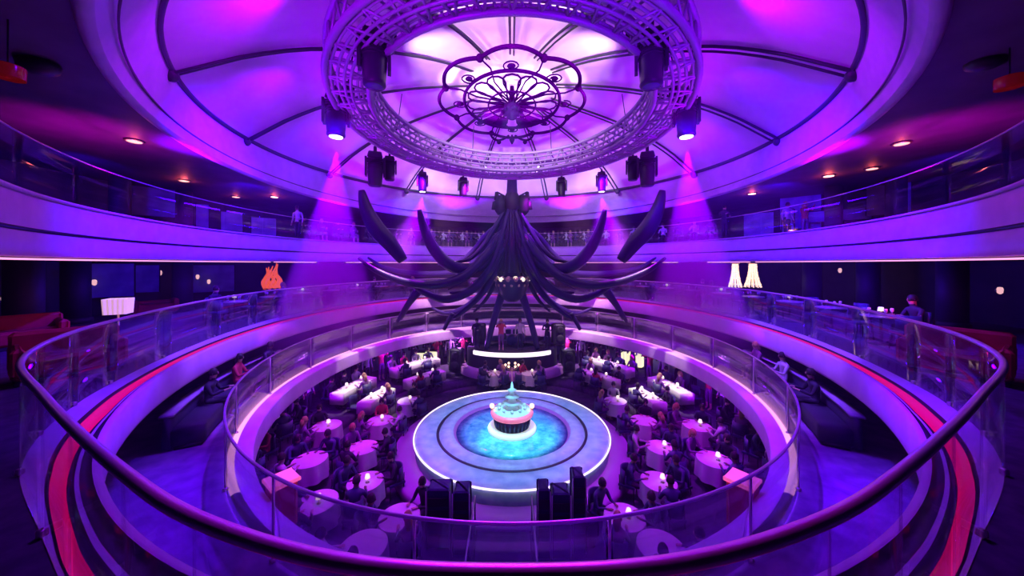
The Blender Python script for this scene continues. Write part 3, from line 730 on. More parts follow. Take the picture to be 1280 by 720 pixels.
# cluster of small tables straight behind the stage
for x, y in ((-.95,17.05),(.95,17.05)):
    setting(x, y, zt1, 'cream', 4, 'central cluster', .72, 1)
take(0, 19.4, 2.75, -6.4); take(-3.1, 19.0, .5, -6.1); take(3.1, 19.0, .5, -6.1); take(-1.4, 7.8, .55, -6.5); take(1.1, 7.7, .6, -6.5)
# rings of round tables: nearest the stage, second row, outer row
for k in range(17):
    d = -90+360*(k+.5)/17; x, y = 4.95*math.cos(R(d)), 12+5.05*math.sin(R(d))
    if abs(x) < 1.5 or y > 14.4: continue
    setting(x, y, -6.6, 'white', 3, 'row nearest the stage', .80, .55)
for k in range(20):
    d = -90+360*(k+.5)/20; x, y = ell(CC, 6.5, 6.75, d)
    if abs(x) < 1.2 or y > 12.9: continue
    setting(x, y, zt1, 'white', 4, 'second row', .80, .6)
for k in range(24):
    d = -90+360*(k+.5)/24; x, y = ell(CC, 8.3, 8.6, d)
    if abs(x) < 1.2 or y > 12.6 or y < 5.2: continue
    setting(x, y, zt2, 'pink' if k % 6 == 1 else 'white', 4, 'outer row', .80, .6)
# guests standing along the rear wall of the pit
for k in range(70):
    d = -8+196*k/69; off = .25 if k % 2 else -.15; x, y = ell(CC, 8.5, 8.75, d, off)
    if not free(x, y, .26, zt2): continue
    take(x, y, .22, zt2); kk = ('s2','s1','s3','s1')[k % 4]; dsc = {'s1':'in a dark suit','s2':'in a pale shirt','s3':'in a red top'}[kk]; sd = 'left' if x < 0 else 'right'
    put(kk, (x,y,zt2), math.atan2(12-y,-x)-PI/2, f'person {dsc} standing along the {sd} rear wall of the pit', f'standing guests {dsc}, {sd} rear wall')
# lit cube lanterns at the back
for px, py, q in ((542,450,'left of the band platform'),(798,452,'right of the band platform'),(527,452,'left, beside a second lantern'),(783,450,'right, beside a second lantern')):
    x, y, z = plan(px, py+8, -6.1+.0); t = thing('floor_lantern', f'glowing cream box lantern in the rear of the pit, {q}', 'lantern', (x,y,-6.1), 0, 'rear lanterns')
    b = B(); b.box((0,0,.52), (.5,.5,.85), mat('lantern_paper', (.9,.85,.6), .7, emis=(1,.9,.6), es=.9)); b.build('shade', t)
    b = B(); b.box((0,0,.04), (.56,.56,.08), M['black']); b.box((0,0,.97), (.54,.54,.05), M['black']); b.build('frame', t)
# band
for i, (x, kk, d) in enumerate(((-1.95,'s1','leftmost'),(-.6,'s3','second from the left'),(.45,'s2','second from the right'),(1.95,'s1','rightmost'))):
    put(kk, (x,18.35 if i%2 else 18.5,-4.75), PI, f'person standing on the band platform, {d} of the four')
t = thing('drum_kit', 'dark drum kit in the middle of the band platform under the sculpture', 'drums', (0,19.7,-4.75))
b = B(); b.lathe([(.28,-.2),(.3,-.18),(.3,.18),(.28,.2)], M['navy'], (0,-.1,.3), 20, Matrix.Rotation(R(90),4,'X')); b.build('bass_drum', t)
for s in (-1,1):
    b = B(); b.lathe([(.17,-.12),(.17,.12)], M['navy'], (s*.22,0,.75), 16); b.build('tom', t)
    b = B(); b.lathe([(.2,-.15),(.2,.15)], M['navy'], (s*.55,.15,.45), 16)
    for k in range(3): b.tube([(s*.55+.2*math.cos(k*2.1),.15+.2*math.sin(k*2.1),.4),(s*.55+.24*math.cos(k*2.1),.15+.24*math.sin(k*2.1),0)], .012, M['steel'], 5)
    b.build('floor_tom', t)
    b = B(); b.tube([(s*.75,-.1,0),(s*.75,-.1,1.05)], .012, M['steel'], 5); b.build('cymbal_stand', t)
    b = B(); b.lathe([(.001,1.09),(.05,1.075),(.24,1.05)], M['brass'], (s*.75,-.1,0), 18); b.build('cymbal', t)

# dark service towers and counter at the camera side of the stage
def tower(px, Y, w, top, lab):
    x = (px-CX)*Y/F; t = thing('equipment_rack', lab, 'equipment', (x,Y,-6.6), 0, 'equipment at the front of the stage')
    h = top+6.6; b = B(); b.box((0,0,h/2), (w,.45,h), M['navy'], bev=.03); b.build('cabinet', t)
    b = B()
    for k in range(4): b.box((0,-.235,h*(.2+.2*k)), (w*.86,.02,h*.14), M['dblack'], bev=.004)
    b.build('front_panel', t); b = B()
    for s in (-1,1): b.tube([(s*w/2,-.24,.02),(s*w/2,-.24,h-.02)], .012, M['chrome'], 5)
    b.build('edge_trim', t)
tower(550, 7.9, .55, -5.22, 'dark low equipment rack left of the front gangway')
tower(578, 7.72, .38, -5.15, 'dark narrow rack standing against the left gangway edge')
tower(679, 7.62, .28, -5.03, 'dark narrow upright rack right of the front gangway')
tower(700, 7.66, .42, -5.15, 'dark rack between two narrower ones right of the gangway')
tower(722, 7.8, .3, -4.86, 'tallest dark rack at the right front edge of the stage')
t = thing('gangway_ramp', 'broad dark ramp leading from the front of the pit up to the stage', 'ramp', (-.2,6.55,-6.6))
b = B(); b.add([(-.62,-1.3,0),(.62,-1.3,0),(.62,1.3,.28),(-.62,1.3,.28),(-.62,-1.3,-.0),(.62,-1.3,-.0),(.62,1.3,0),(-.62,1.3,0)], [[0,1,2,3],[0,4,5,1],[1,5,6,2],[2,6,7,3],[3,7,4,0]], M['carpet'], False); b.build('tread', t)
for s in (-1,1): B().box((s*.66,0,.16), (.07,2.6,.32), M['dblack']).build('side_panel', t)
for s in (-1,1): B().tube([(s*.66,-1.25,.3),(s*.66,-1.25,1.1),(s*.66,1.2,1.2),(s*.66,1.2,.3)], .02, M['chrome'], 6).build('handrail', t)
# floral centrepiece column behind the stage
t = thing('candelabra', 'slim bright candelabra standing just behind the round stage', 'candelabra', (0,15.95,-6.6+.0))
t.location = (0,16.4,-6.35)
b = B(); b.lathe([(.18,0),(.16,.04),(.03,.1),(.025,1.25)], M['brass'], n=12); b.build('stem', t)
for k in range(6):
    th = 2*PI*k/6; b = B(); b.tube([(0,0,1.1),(.2*math.cos(th),.2*math.sin(th),1.15),(.32*math.cos(th),.32*math.sin(th),1.32)], .015, M['brass'], 5); b.build('arm', t)
    b = B(); b.ball((.32*math.cos(th),.32*math.sin(th),1.38), .06, M['warm_led'], 8, 6); b.build('candle_light', t)

# ------------------------------------------------------------------ middle deck: curved sofas, red gate boxes, guests
def sofa(name, lab, d0, d1, a, bb, z, m, back_out=True, w=.55, bh=.8, cy=CC, group=None):
    x0, y0 = ell(cy, a, bb, (d0+d1)/2); t = thing(name, lab, 'sofa', (x0,y0,z), 0, group)
    c = (-x0,cy-y0,0); sgn = 1 if back_out else -1
    B().sweep([(-w/2,.08),(-w/2,.4),(-w/2+.04,.45),(w/2-.04,.45),(w/2,.4),(w/2,.08)], a, bb, m, c, d0, d1, 24, True).build('seat', t)
    B().sweep([(sgn*(w/2-.02),.05),(sgn*(w/2-.02),bh-.04),(sgn*(w/2+.05),bh),(sgn*(w/2+.12),bh-.04),(sgn*(w/2+.14),.05)], a, bb, m, c, d0, d1, 24, True).build('backrest', t)
    B().sweep([(sgn*(w/2-.06),bh-.01),(sgn*(w/2-.06),bh+.04),(sgn*(w/2+.18),bh+.04),(sgn*(w/2+.18),bh-.01)], a, bb, M['ledge'], c, d0, d1, 24, True).build('top_rail', t)
    B().sweep([(-w/2+.05,0),(-w/2+.05,.08),(w/2-.05,.08),(w/2-.05,0)], a, bb, M['dblack'], c, d0, d1, 24, True).build('plinth', t)
    return t
deckblue = mat('dark_upholstery', (.04,.04,.07), .6)
sofa('curved_sofa', 'long curved dark sofa on the middle deck at the left of the pit', 181, 214, 8.4, 9.75, -3.95, deckblue, bh=.72)
sofa('curved_sofa', 'long curved dark sofa on the middle deck at the right of the pit', 326, 359, 8.4, 9.75, -3.95, deckblue, bh=.72)
for s, w in ((-1,'left'),(1,'right')):
    x = s*4.05; t = thing('gate_box', f'dark red gate cabinet with glowing pink top on the {w} pit rim', 'cabinet', (x,5.85,-4.2), R(s*38))
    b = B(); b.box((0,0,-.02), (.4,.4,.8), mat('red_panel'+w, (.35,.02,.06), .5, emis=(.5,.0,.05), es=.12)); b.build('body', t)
    b = B(); b.box((0,0,.41), (.44,.46,.07), mat('pink_top'+w, (.9,.3,.5), .4, emis=(1,.12,.4), es=.75)); b.build('lit_top', t)
for i, (d, a, bb, kk) in enumerate([(205,8.5,9.85,'m1'),(196,8.5,9.85,'w2'),(335,8.5,9.85,'m1'),(345,8.5,9.85,'m2'),(187,8.5,9.85,'m3'),(353,8.5,9.85,'w1')]):
    x, y = ell(CC, a, bb, d); th = math.atan2(math.sin(R(d))/bb, math.cos(R(d))/a)
    put(kk, (x,y,-3.97), th+PI/2, f"person seated on the curved dark sofa of the middle deck, {'left' if x<0 else 'right'} of the pit", f"guests on the {'left' if x<0 else 'right'} curved sofa")

# ------------------------------------------------------------------ upper deck furniture beyond the balustrade
def big_chair(px, py, lab, rz=0, m=None):
    x, y, z = plan(px, py, -2.1); t = thing('tub_armchair', lab, 'chair', (x,y,z), rz, 'tub armchairs on the upper deck'); m = m or M['navy']
    B().lathe([(.02,.2),(.3,.2),(.33,.3),(.3,.45),(.001,.47)], m, n=18).build('seat', t)
    B().sweep([(0,.2),(.0,.78),(.05,.82),(.1,.78),(.1,.2)], .3, .3, m, (0,0,0), 170, 370, 18, True).build('backrest', t)
    b = B()
    for k in range(4): th = PI/4+PI/2*k; b.tube([(.2*math.cos(th),.2*math.sin(th),.2),(.25*math.cos(th),.25*math.sin(th),0)], .018, M['black'], 5)
    b.build('legs_frame', t); return t
def cocktail(x, y, z, lab, g):
    t = thing('cocktail_table', lab, 'table', (x,y,z), 0, g)
    B().lathe([(.001,.72),(.38,.72),(.4,.735),(.38,.75),(.001,.75)], M['chrome'], n=24).build('table_top', t)
    B().lathe([(.25,0),(.24,.02),(.035,.05),(.03,.72)], M['black'], n=14).build('pedestal', t)
    return t
def glass_thing(loc, lab, g):
    t = bpy.data.objects.get('wine_glass_proto')
    if t is None:
        b = B(); b.lathe([(.035,0),(.034,.004),(.005,.01),(.004,.09),(.03,.12),(.038,.16),(.032,.2),(.029,.2),(.034,.16),(.027,.123),(.001,.1)], M['sparkle'], n=12)
        o = b.build('wine_glass_proto'); tag(o, lab, 'glass', g); o.location = loc; return o
    r = t.copy(); C.objects.link(r); r.location = loc; r['label'] = lab; r['group'] = g; return r
M['sparkle'] = mat('glassware', (.8,.8,.9), .08, 0, 1, coat=1)
for x in (-8.35,8.35):
    for q in (-.5,0,.5): take(x*1.03-q*.5*(1 if x < 0 else -1), 6.35+q, .55, -2.1)
take(-12.6, 7.8, 1.4, -2.1); take(-10.9, 9.2, 1.3, -2.1); take(-14.9, 13.9, .8, -2.1)
for s, w in ((-1,'left'),(1,'right')):
    i = 0
    for d in list(range(-34, 62, 8)):
        dd = d if s > 0 else 180-d
        x, y = ell(CC, 10.15, 12.6, dd)
        if y < 5 or not free(x, y, .45, -2.1): continue
        take(x, y, .4, -2.1)
        th = math.atan2(math.sin(R(dd))/12.3, math.cos(R(dd))/9.9)
        lab = 'nearest' if i == 0 else ''
        cocktail(x, y, -2.1, f'small round mirror-topped table just behind the {w} balustrade of the upper deck', f'cocktail tables on the {w} of the upper deck')
        for k in range(4):
            a = k*1.7+d; glass_thing((x+.22*math.cos(a),y+.22*math.sin(a),-1.35), f'stemmed glass on a mirror-topped table on the {w} of the upper deck', f'glasses on the {w} upper deck tables')
        tlamp((x,y,-1.348), f'tiny glowing lamp on a mirror-topped table, {w} upper deck', f'lamps on the {w} upper deck tables') if i % 2 == 0 else None
        for q in (-1,1,0):
            if q == 0: cx_, cy_, rr = x+.75*math.cos(th), y+.75*math.sin(th), th+PI/2
            else: cx_, cy_, rr = x-.75*math.sin(th)*q, y+.75*math.cos(th)*q, (th if q > 0 else th+PI)+PI
            if not free(cx_, cy_, .25, -2.1): continue
            take(cx_, cy_, .25, -2.1)
            chair((cx_,cy_,-2.1), rr if q == 0 else math.atan2(y-cy_, x-cx_)-PI/2, f'dark curved-back chair by a mirror-topped table, {w} upper deck', f'chairs on the {w} of the upper deck')
            if (i+q) % 5 == 0:
                kk = ('m1','m3','w1')[(i*3+q) % 3]; put(kk, (cx_,cy_,-2.1), math.atan2(y-cy_, x-cx_)-PI/2, f'person seated by a mirror-topped table, {w} upper deck', f'guests on the {w} of the upper deck')
        i += 1
# red sofas
def straight_sofa(x, y, z, L, rz, m, lab, h=.85):
    t = thing('sofa', lab, 'sofa', (x,y,z), rz)
    B().box((0,0,.27), (L,.75,.36), m, bev=.06).build('seat', t); B().box((0,-.38,.06+h/2), (L,.2,h), m, bev=.06).build('backrest', t)
    for s in (-1,1): B().box((s*(L/2-.08),0,.4), (.18,.8,.5), m, bev=.06).build('armrest', t)
    b = B(); b.box((0,0,.04), (L*.95,.6,.08), M['dblack']); b.build('plinth', t); return t
straight_sofa(-12.6,7.8,-2.1,2.6,R(-118),M['redleather'],'long deep red sofa at the far left of the upper deck',.74)
straight_sofa(-14.9,13.9,-2.1,1.3,R(-125),M['redleather'],'low red sofa half in the dark right of the pleated floor lamp',.5)
straight_sofa(-8.35,6.3,-2.1,1.3,R(-122),M['redleather'],'small red sofa seen through the left glass balustrade, close behind it',.8)
straight_sofa(8.35,6.3,-2.1,1.3,R(122),M['redleather'],'small red sofa seen through the right glass balustrade, close behind it',.8)
# pleated floor lamp on the left
x, y, _ = plan(148, 393, -1.4); t = thing('floor_lamp', 'floor lamp with a square pale pleated shade at the left of the upper deck', 'lamp', (x,y,-2.1), R(30))
n = 40; vs = []
for z in (0,1):
    for k in range(n):
        e = k/n*4; q = int(e); f_ = e-q-.5; cs = [(f_,-.5),(.5,f_),(-f_,.5),(-.5,-f_)][q]; sc2 = (.46 if z == 0 else .5)*(1 if k % 2 else .95)
        vs.append((cs[0]*sc2, cs[1]*sc2, .72+.42*z))
B().add(vs, [[k,(k+1)%n,n+(k+1)%n,n+k] for k in range(n)], M['lampshade'], False).build('lamp_shade', t)
B().lathe([(.18,0),(.17,.03),(.02,.05),(.018,.98)], M['brass'], n=14).build('pole', t)
# orange glass flame sculpture on the left
x, y, _ = plan(340, 362, -2.1); y = 17.2; x = (340-640)*y/F; t = thing('glass_flame_sculpture', 'glowing orange glass flame sculpture at the left rear of the upper deck', 'sculpture', (x,y,-2.1))
for k in range(9):
    a = k*.7; P_ = [(.28*math.cos(a),.28*math.sin(a),.85),(.38*math.cos(a+.5),.38*math.sin(a+.5),1.2),(.2*math.cos(a+1.2),.2*math.sin(a+1.2),1.6),(.25*math.cos(a+2),.25*math.sin(a+2),1.75+.05*k)]
    P_ = smooth(P_, 4); B().tube(P_, taper(len(P_), .11, .02), M['flame'], 7).build('flame', t)
B().lathe([(.4,0),(.38,.05),(.3,.1),(.3,.8),(.42,.86),(.001,.87)], M['dblack'], n=20).build('plinth', t)
# bright crystal curtain on the right
y = 17.5
M['curtain'] = mat('crystal_strands', (.9,.7,.5), .3, emis=(1,.62,.45), es=1.3)
for x0, x1, lab in ((912,926,'left'),(932,950,'right')):
    cx_ = ((x0+x1)/2-640)*y/F; w_ = (x1-x0)*y/F
    t = thing('crystal_chandelier', f'bright crystal strand chandelier at the right rear, the {lab} one of the pair', 'chandelier', (cx_,y,.08))
    B().lathe([(w_*.35,0),(w_*.35,-.05),(w_*.3,-.07)], M['brass'], n=20).build('ceiling_plate', t)
    for k in range(12):
        a = 2*PI*k/12; b = B(); pts = [(w_*(.2+.0*q+.30*(q/8)**2)*math.cos(a), w_*(.2+.30*(q/8)**2)*math.sin(a), -.06-.155*q) for q in range(9)]
        b.tube(pts, .028, M['curtain'], 5)
        for p in pts[1::2]: b.ball(p, .05, M['curtain'], 6, 4)
        b.build('crystal_strand', t)
# pillars, wall panels and small wall lamps behind the decks
def pillar(px, Y, w, z0, z1, m, lab=None):
    x = (px-CX)*Y/F; b = B(); b.lathe([(w/2,0),(w/2,z1-z0)], m, n=24); b.lathe([(w/2+.05,0),(w/2+.05,.15),(w/2,.2)], m, n=24); o = b.build('pillar', loc=(x,Y,z0)); return struct(o)
for px, Y in ((228,14.8),(30,9.2),(1015,15.5),(1190,11.0),(1085,13.5),(95,11.8)): pillar(px, Y, .7, -2.1, .12, M['darkwall'])
for px, Y in ((1042,14.6),(230,15.6),(150,13.0),(1120,13.0)): pillar(px, Y, .6, 1.3, 3.4, M['darkwall'])
def wallY(px, a=16.6, bb=19.0):       # how far away the curved outer wall is along this bearing
    q = ((px-CX)/F)**2; A = 1/bb**2+q/a**2; B_ = -2*CC/bb**2; C_ = CC**2/bb**2-1
    return (-B_+math.sqrt(B_*B_-4*A*C_))/(2*A)
def wall_panel(px, py0, py1, w, Y, m, lab, cat_='panel'):
    Y = min(Y, wallY(px)-.35)
    x, _, zt = deep(px, py0, Y); zb = deep(px, py1, Y)[2]
    t = thing('wall_panel', lab, cat_, (x,Y,zb), R(-math.degrees(math.atan2(x,Y))), 'blue lit panels behind the balconies'); h = zt-zb
    b = B(); b.box((0,0,h/2), (w,.08,h), m, bev=.01); b.build('board', t)
    b = B()
    for s in (-1,1): b.box((s*w/2,0,h/2), (.04,.12,h), M['dblack'])
    b.box((0,0,h), (w,.12,.04), M['dblack']); b.build('frame', t)
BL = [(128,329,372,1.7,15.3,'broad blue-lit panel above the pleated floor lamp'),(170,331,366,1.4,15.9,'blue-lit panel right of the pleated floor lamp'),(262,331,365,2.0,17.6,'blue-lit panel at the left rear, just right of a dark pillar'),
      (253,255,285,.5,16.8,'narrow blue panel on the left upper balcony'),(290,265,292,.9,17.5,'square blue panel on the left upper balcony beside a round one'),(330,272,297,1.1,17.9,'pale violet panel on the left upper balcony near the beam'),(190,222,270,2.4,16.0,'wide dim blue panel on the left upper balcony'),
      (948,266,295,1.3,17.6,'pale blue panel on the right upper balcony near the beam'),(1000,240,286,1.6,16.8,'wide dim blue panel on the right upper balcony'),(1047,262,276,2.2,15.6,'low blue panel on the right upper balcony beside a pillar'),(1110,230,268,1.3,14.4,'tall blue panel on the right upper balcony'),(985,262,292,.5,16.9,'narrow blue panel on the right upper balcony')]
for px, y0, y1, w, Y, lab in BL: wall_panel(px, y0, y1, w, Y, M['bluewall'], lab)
SC = [(100,341,13.5),(118,353,14.2),(157,347,15),(200,341,16),(247,346,16.5),(261,352,17),(6,374,9.6),(1050,338,16),(1012,334,16),(1096,341,15.2),(1250,363,11)]
def sconce_proto():
    t = thing('wall_lamp', 'x', 'lamp'); B().lathe([(.05,-.03),(.06,0),(.03,.03)], M['brass'], (0,.06,0), 10, Matrix.Rotation(R(90),4,'X')).build('wall_plate', t)
    b = B(); b.lathe([(.02,-.12),(.06,-.08),(.07,.04),(.05,.1),(.001,.11)], M['sconce'], n=12); b.build('lamp_shade', t); return t
M['sconce'] = glow('small_lamp_glass', (1,.5,.6), .9)
q = sconce_proto()
for i, (px, py, Y) in enumerate(SC):
    Y = min(Y, wallY(px)-.5)
    L = deep(px, py, Y); s = 'left' if px < 640 else 'right'
    if i == 0: o = q; o.location = L
    else: o = dup(q, L)
    o['label'] = f'tiny pinkish wall lamp glowing in the dark on the {s} of the upper deck'; o['group'] = f'wall lamps on the {s}'
# recessed red downlights in the soffit
def zc(x, y):
    return 3.38
DL = [(84,222),(230,227),(343,247),(295,247),(940,243),(1036,221),(1127,181),(1090,212),(168,178)]
WORD = ['dim','bright','long glowing','small','bright oval','brightest oval','small bright','faint','tilted']
POS = ['far left of the left balcony','over the left balcony beside the dark ceiling','over the left balcony nearest the beam','over the left balcony second from the beam','over the right balcony nearest the beam','over the middle of the right balcony','high over the right balcony, topmost of its row','over the right balcony above the glass rail','high over the left balcony against the dome lip']
RED = []
for i, (px, py) in enumerate(DL):
    x, y, z = plan(px, py, 3.34); t = thing('ceiling_downlight', f'{WORD[i]} red recessed downlight {POS[i]}', 'ceiling light', (x,y,3.38))
    B().lathe([(.16,-.02),(.2,-.01),(.2,.0)], M['brass'], n=20).build('ring', t)
    B().lathe([(.001,-.03),(.15,-.03),(.155,-.01)], glow('red_bulb%d'%i, (1,.35,.35), 6 if i in (2,4,5) else 2.2), n=16).build('bulb', t)
    RED.append((x,y,z, 1.0 if i in (2,4,5,1) else .4))
# near ceiling lamps at the sides
for px, py, Y, lab in ((48,84,5.6,'left'),(1232,78,5.6,'right')):
    L = deep(px, py, Y); t = thing('ceiling_speaker', f'round black ceiling speaker on the {lab} soffit near the camera', 'speaker', L)
    B().lathe([(.001,-.12),(.1,-.11),(.2,-.05),(.22,.06),(.15,.1)], M['black'], n=20, ex=1.3).build('housing', t)
    B().tube([(0,0,.08),(0,0,3.38-L[2]+.01)], .03, M['black'], 6).build('bracket', t)
for px, py, Y, lab in ((10,92,4.6,'left'),(1262,105,5.2,'right')):
    L = deep(px, py, Y); t = thing('pendant_lamp', f'red glowing glass pendant lamp at the {lab} edge near the ceiling', 'lamp', L)
    b = B()
    for k in range(7): b.lathe([(.03+.02*k,-.06),(.033+.02*k,-.01+.018*k),(.03+.02*k,.0+.018*k)], mat('red_glass%s%d'%(lab,k), (.35,.01,.02), .15, emis=(1,.02,.04), es=.05), n=24, cap=False)
    b.build('lamp_shade', t); B().ball((0,0,0), .03, M['sconce'], 8, 6).build('bulb', t)
    B().tube([(0,0,.05),(0,0,3.38-L[2])], .01, M['black'], 5).build('cord', t)
# guests on the upper balcony, mostly far behind the sculpture
for k in range(58):
    d = 58+64*k/39+random.uniform(-.3,.3) if k < 40 else (20+40*(k-40)/17 if k % 2 else 160-40*(k-40)/17)
    x, y = ell(UC, UA+.75, UB+.75, d); kk = ['m1','m3','w1','m2'][k % 4]
    w = 'rear' if k < 40 else ('right' if x > 0 else 'left'); dsc = {'m1':'in a dark suit','m2':'in a pale shirt','m3':'in a navy top','w1':'in a violet dress'}[kk]
    chair((x,y,1.3), math.atan2(12-y,-x)-PI/2, f'dark curved-back chair behind the glass of the {w} upper balcony', f'chairs on the {w} upper balcony')
    put(kk, (x,y,1.3), math.atan2(12-y,-x)-PI/2, f'person {dsc} seated behind the glass of the {w} upper balcony', f'guests {dsc} on the {w} upper balcony')
for k, (px, Y, kk, lab) in enumerate([(905,17.2,'s1','person in a dark suit standing on the right upper balcony nearest the beam'),(984,16.4,'s2','person in a pale shirt standing on the right upper balcony by a narrow panel'),(1006,16.2,'s3','person in a red top standing on the right upper balcony, arms raised'),(372,17.4,'s2','person in a pale shirt standing on the left upper balcony beside the beam')]):
    put(kk, ((px-640)*Y/F, Y, 1.3), PI, lab)

# ------------------------------------------------------------------ camera
cam = bpy.data.cameras.new('camera'); co = bpy.data.objects.new('camera', cam); C.objects.link(co); sc.camera = co
cam.sensor_width = 36; cam.lens = 36*F/1280; cam.shift_y = -(360-YH)/1280; cam.clip_start = .05; cam.clip_end = 200
co.location = (0,0,0); co.rotation_euler = (R(90),0,0)

# ------------------------------------------------------------------ light
def spot(p, q, col, w, size=60, blend=.6, rad=.12):
    l = bpy.data.lights.new('stage_light', 'SPOT'); l.energy = w; l.color = col; l.spot_size = R(size); l.spot_blend = blend; l.shadow_soft_size = rad
    o = bpy.data.objects.new('stage_light', l); C.objects.link(o); o.location = p
    o.rotation_euler = (Vector(q)-Vector(p)).to_track_quat('-Z','Y').to_euler(); return o
def point(p, col, w, rad=.15):
    l = bpy.data.lights.new('wash_light', 'POINT'); l.energy = w; l.color = col; l.shadow_soft_size = rad
    o = bpy.data.objects.new('wash_light', l); C.objects.link(o); o.location = p; return o
def area(p, q, col, w, sx, sy=None):
    l = bpy.data.lights.new('wash_light', 'AREA'); l.energy = w; l.color = col; l.size = sx
    if sy: l.shape = 'RECTANGLE'; l.size_y = sy
    o = bpy.data.objects.new('wash_light', l); C.objects.link(o); o.location = p
    o.rotation_euler = (Vector(q)-Vector(p)).to_track_quat('-Z','Y').to_euler(); return o
VIO = (.27,.0,1); BLU = (.05,.0,1); MAG = (.6,.0,1)
# violet and blue spotlights on the truss and the balcony fronts, turned up to the dome
for k in range(12):
    a = 2*PI*(k+.5)/12; c, s_ = math.cos(a), math.sin(a)
    spot((6.25*c,12.2+6.25*s_,5.3-.45*s_),(9.9*c,13.8+9.4*s_,4.9), [VIO,(.4,0,1),(.12,0,1)][k % 3], 520, 96, 1)
for k in range(8):
    a = 2*PI*(k+.5)/8; c, s_ = math.cos(a), math.sin(a)
    spot((11.0*c,13.8+11.6*s_,1.9),(7.0*c,14+7*s_,6.4), (.4,0,1) if k % 2 else (.22,0,1), 1900, 84, 1)
for k in range(8):
    a = 2*PI*(k+.5)/8; spot((4.2*math.cos(a),12.4+4.2*math.sin(a),6.5-.35*math.sin(a)),(1.0*math.cos(a),15.0+1.0*math.sin(a),8),(.95,.85,.85), 1300, 84, 1)
for x in (-3.6,-1.3,1.3,3.6): spot((x,17.4,5.1),(x*1.9,25.5,4.1),(.62,.6,.95), 1500, 54, 1)
# wash downwards from the truss
for k in range(10):
    a = 2*PI*k/10+.1; fr = math.sin(a) > .3; spot((5.3*math.cos(a),12.2+5.3*math.sin(a),4.9-.4*math.sin(a)),(8.6*math.cos(a),12.6+9.5*math.sin(a),-2.6), MAG if fr else (.12,0,1) if abs(math.cos(a)) > .5 else VIO, 2200 if fr else 2000, 52)
for s in (-1,1):
    spot((s*5,10.5,4.7),(s*11.5,10.6,.8), BLU, 9000, 84, 1); spot((s*4.2,16,4.3),(s*9,22,.8), (.18,0,1), 2000, 60)
    spot((s*4.4,8.0,4.9),(s*5.7,5.0,-3.9), (.14,0,1), 5000, 30, 1)
    spot((s*5.2,9.5,4.9),(s*8.6,9.6,-2.4), (.25,.08,1), 3600, 42)
spot((0,7.2,5.1),(0,1.2,-1.0),(.8,0,.9), 2600, 30, .8)  # unseen spot added to brighten the near handrail
# light on the truss itself from the balcony fronts
for s in (-1,1):
    spot((s*8.6,8,.8),(s*4,13,5.4), (.6,0,1), 1300, 60)
spot((0,2.2,3.0),(0,17.5,4.8), (.6,0,1), 2200, 40)
for s in (-1,1):
    for x, y, c_ in ((3.2,20.2,(.5,.1,1)),(6.4,17.4,(.25,.0,1)),(7.6,13,(.3,0,1))): point((s*x,y,-4.62), c_, 70, .1)  # unseen fill lamps added under the pit rim to brighten the rear
# stage
spot((0,9.2,4.9),(0,12,-5.9),(.3,.62,1), 3800, 37, .3)
spot((-1,9.0,4.9),(.2,11.3,-5.9),(.1,1,.85), 4200, 16, .5)
spot((0,7.2,5.2),(0,7.5,-6.5), (.2,0,1), 1400, 75)
for s in (-1,1): spot((s*4.4,9,4.8),(s*4.4,9.5,-6.5), MAG, 3600, 46, 1)
# warm white light on the curved tables
for s in (-1,1):
    spot((s*4.6,15.5,4.3),(s*6.3,14.6,-5.6),(1,.85,.75), 5200, 22, .5); spot((s*3.5,16.6,4.2),(s*4.0,18.4,-5.6),(1,.85,.85), 5200, 24, .5)
    spot((s*3.5,16.6,4.2),(s*3.5,21.8,-3.6),(1,.62,.85), 5000, 44, .6)
spot((0,16,3.9),(0,18,-5),(1,.35,.9), 1000, 30, .6)
for x, y, z, k in RED: point((x,y,z-.10), (1,.1,.1), 16*k, .05)
for s in (-1,1):
    point((s*11.8,12.6,-.3), BLU, 200, .2); point((s*9.2,17.6,-.3), BLU, 120, .2); spot((s*10.2,8.2,1.5),(s*10.8,8.6,3.4),(.75,0,.6), 420, 110, 1); spot((s*11.0,13.2,2.9),(s*12.5,17,1.9), BLU, 900, 100); spot((s*7,19.5,2.9),(s*8.0,23,1.8), BLU, 700, 110); spot((s*12.6,9.5,2.9),(s*15.5,12,1.8), BLU, 500, 90); point((s*9.6,8,-1.0), (1,.02,.12), 14, .1)  # unseen fills added for the blue panels, the soffit and the red sofas

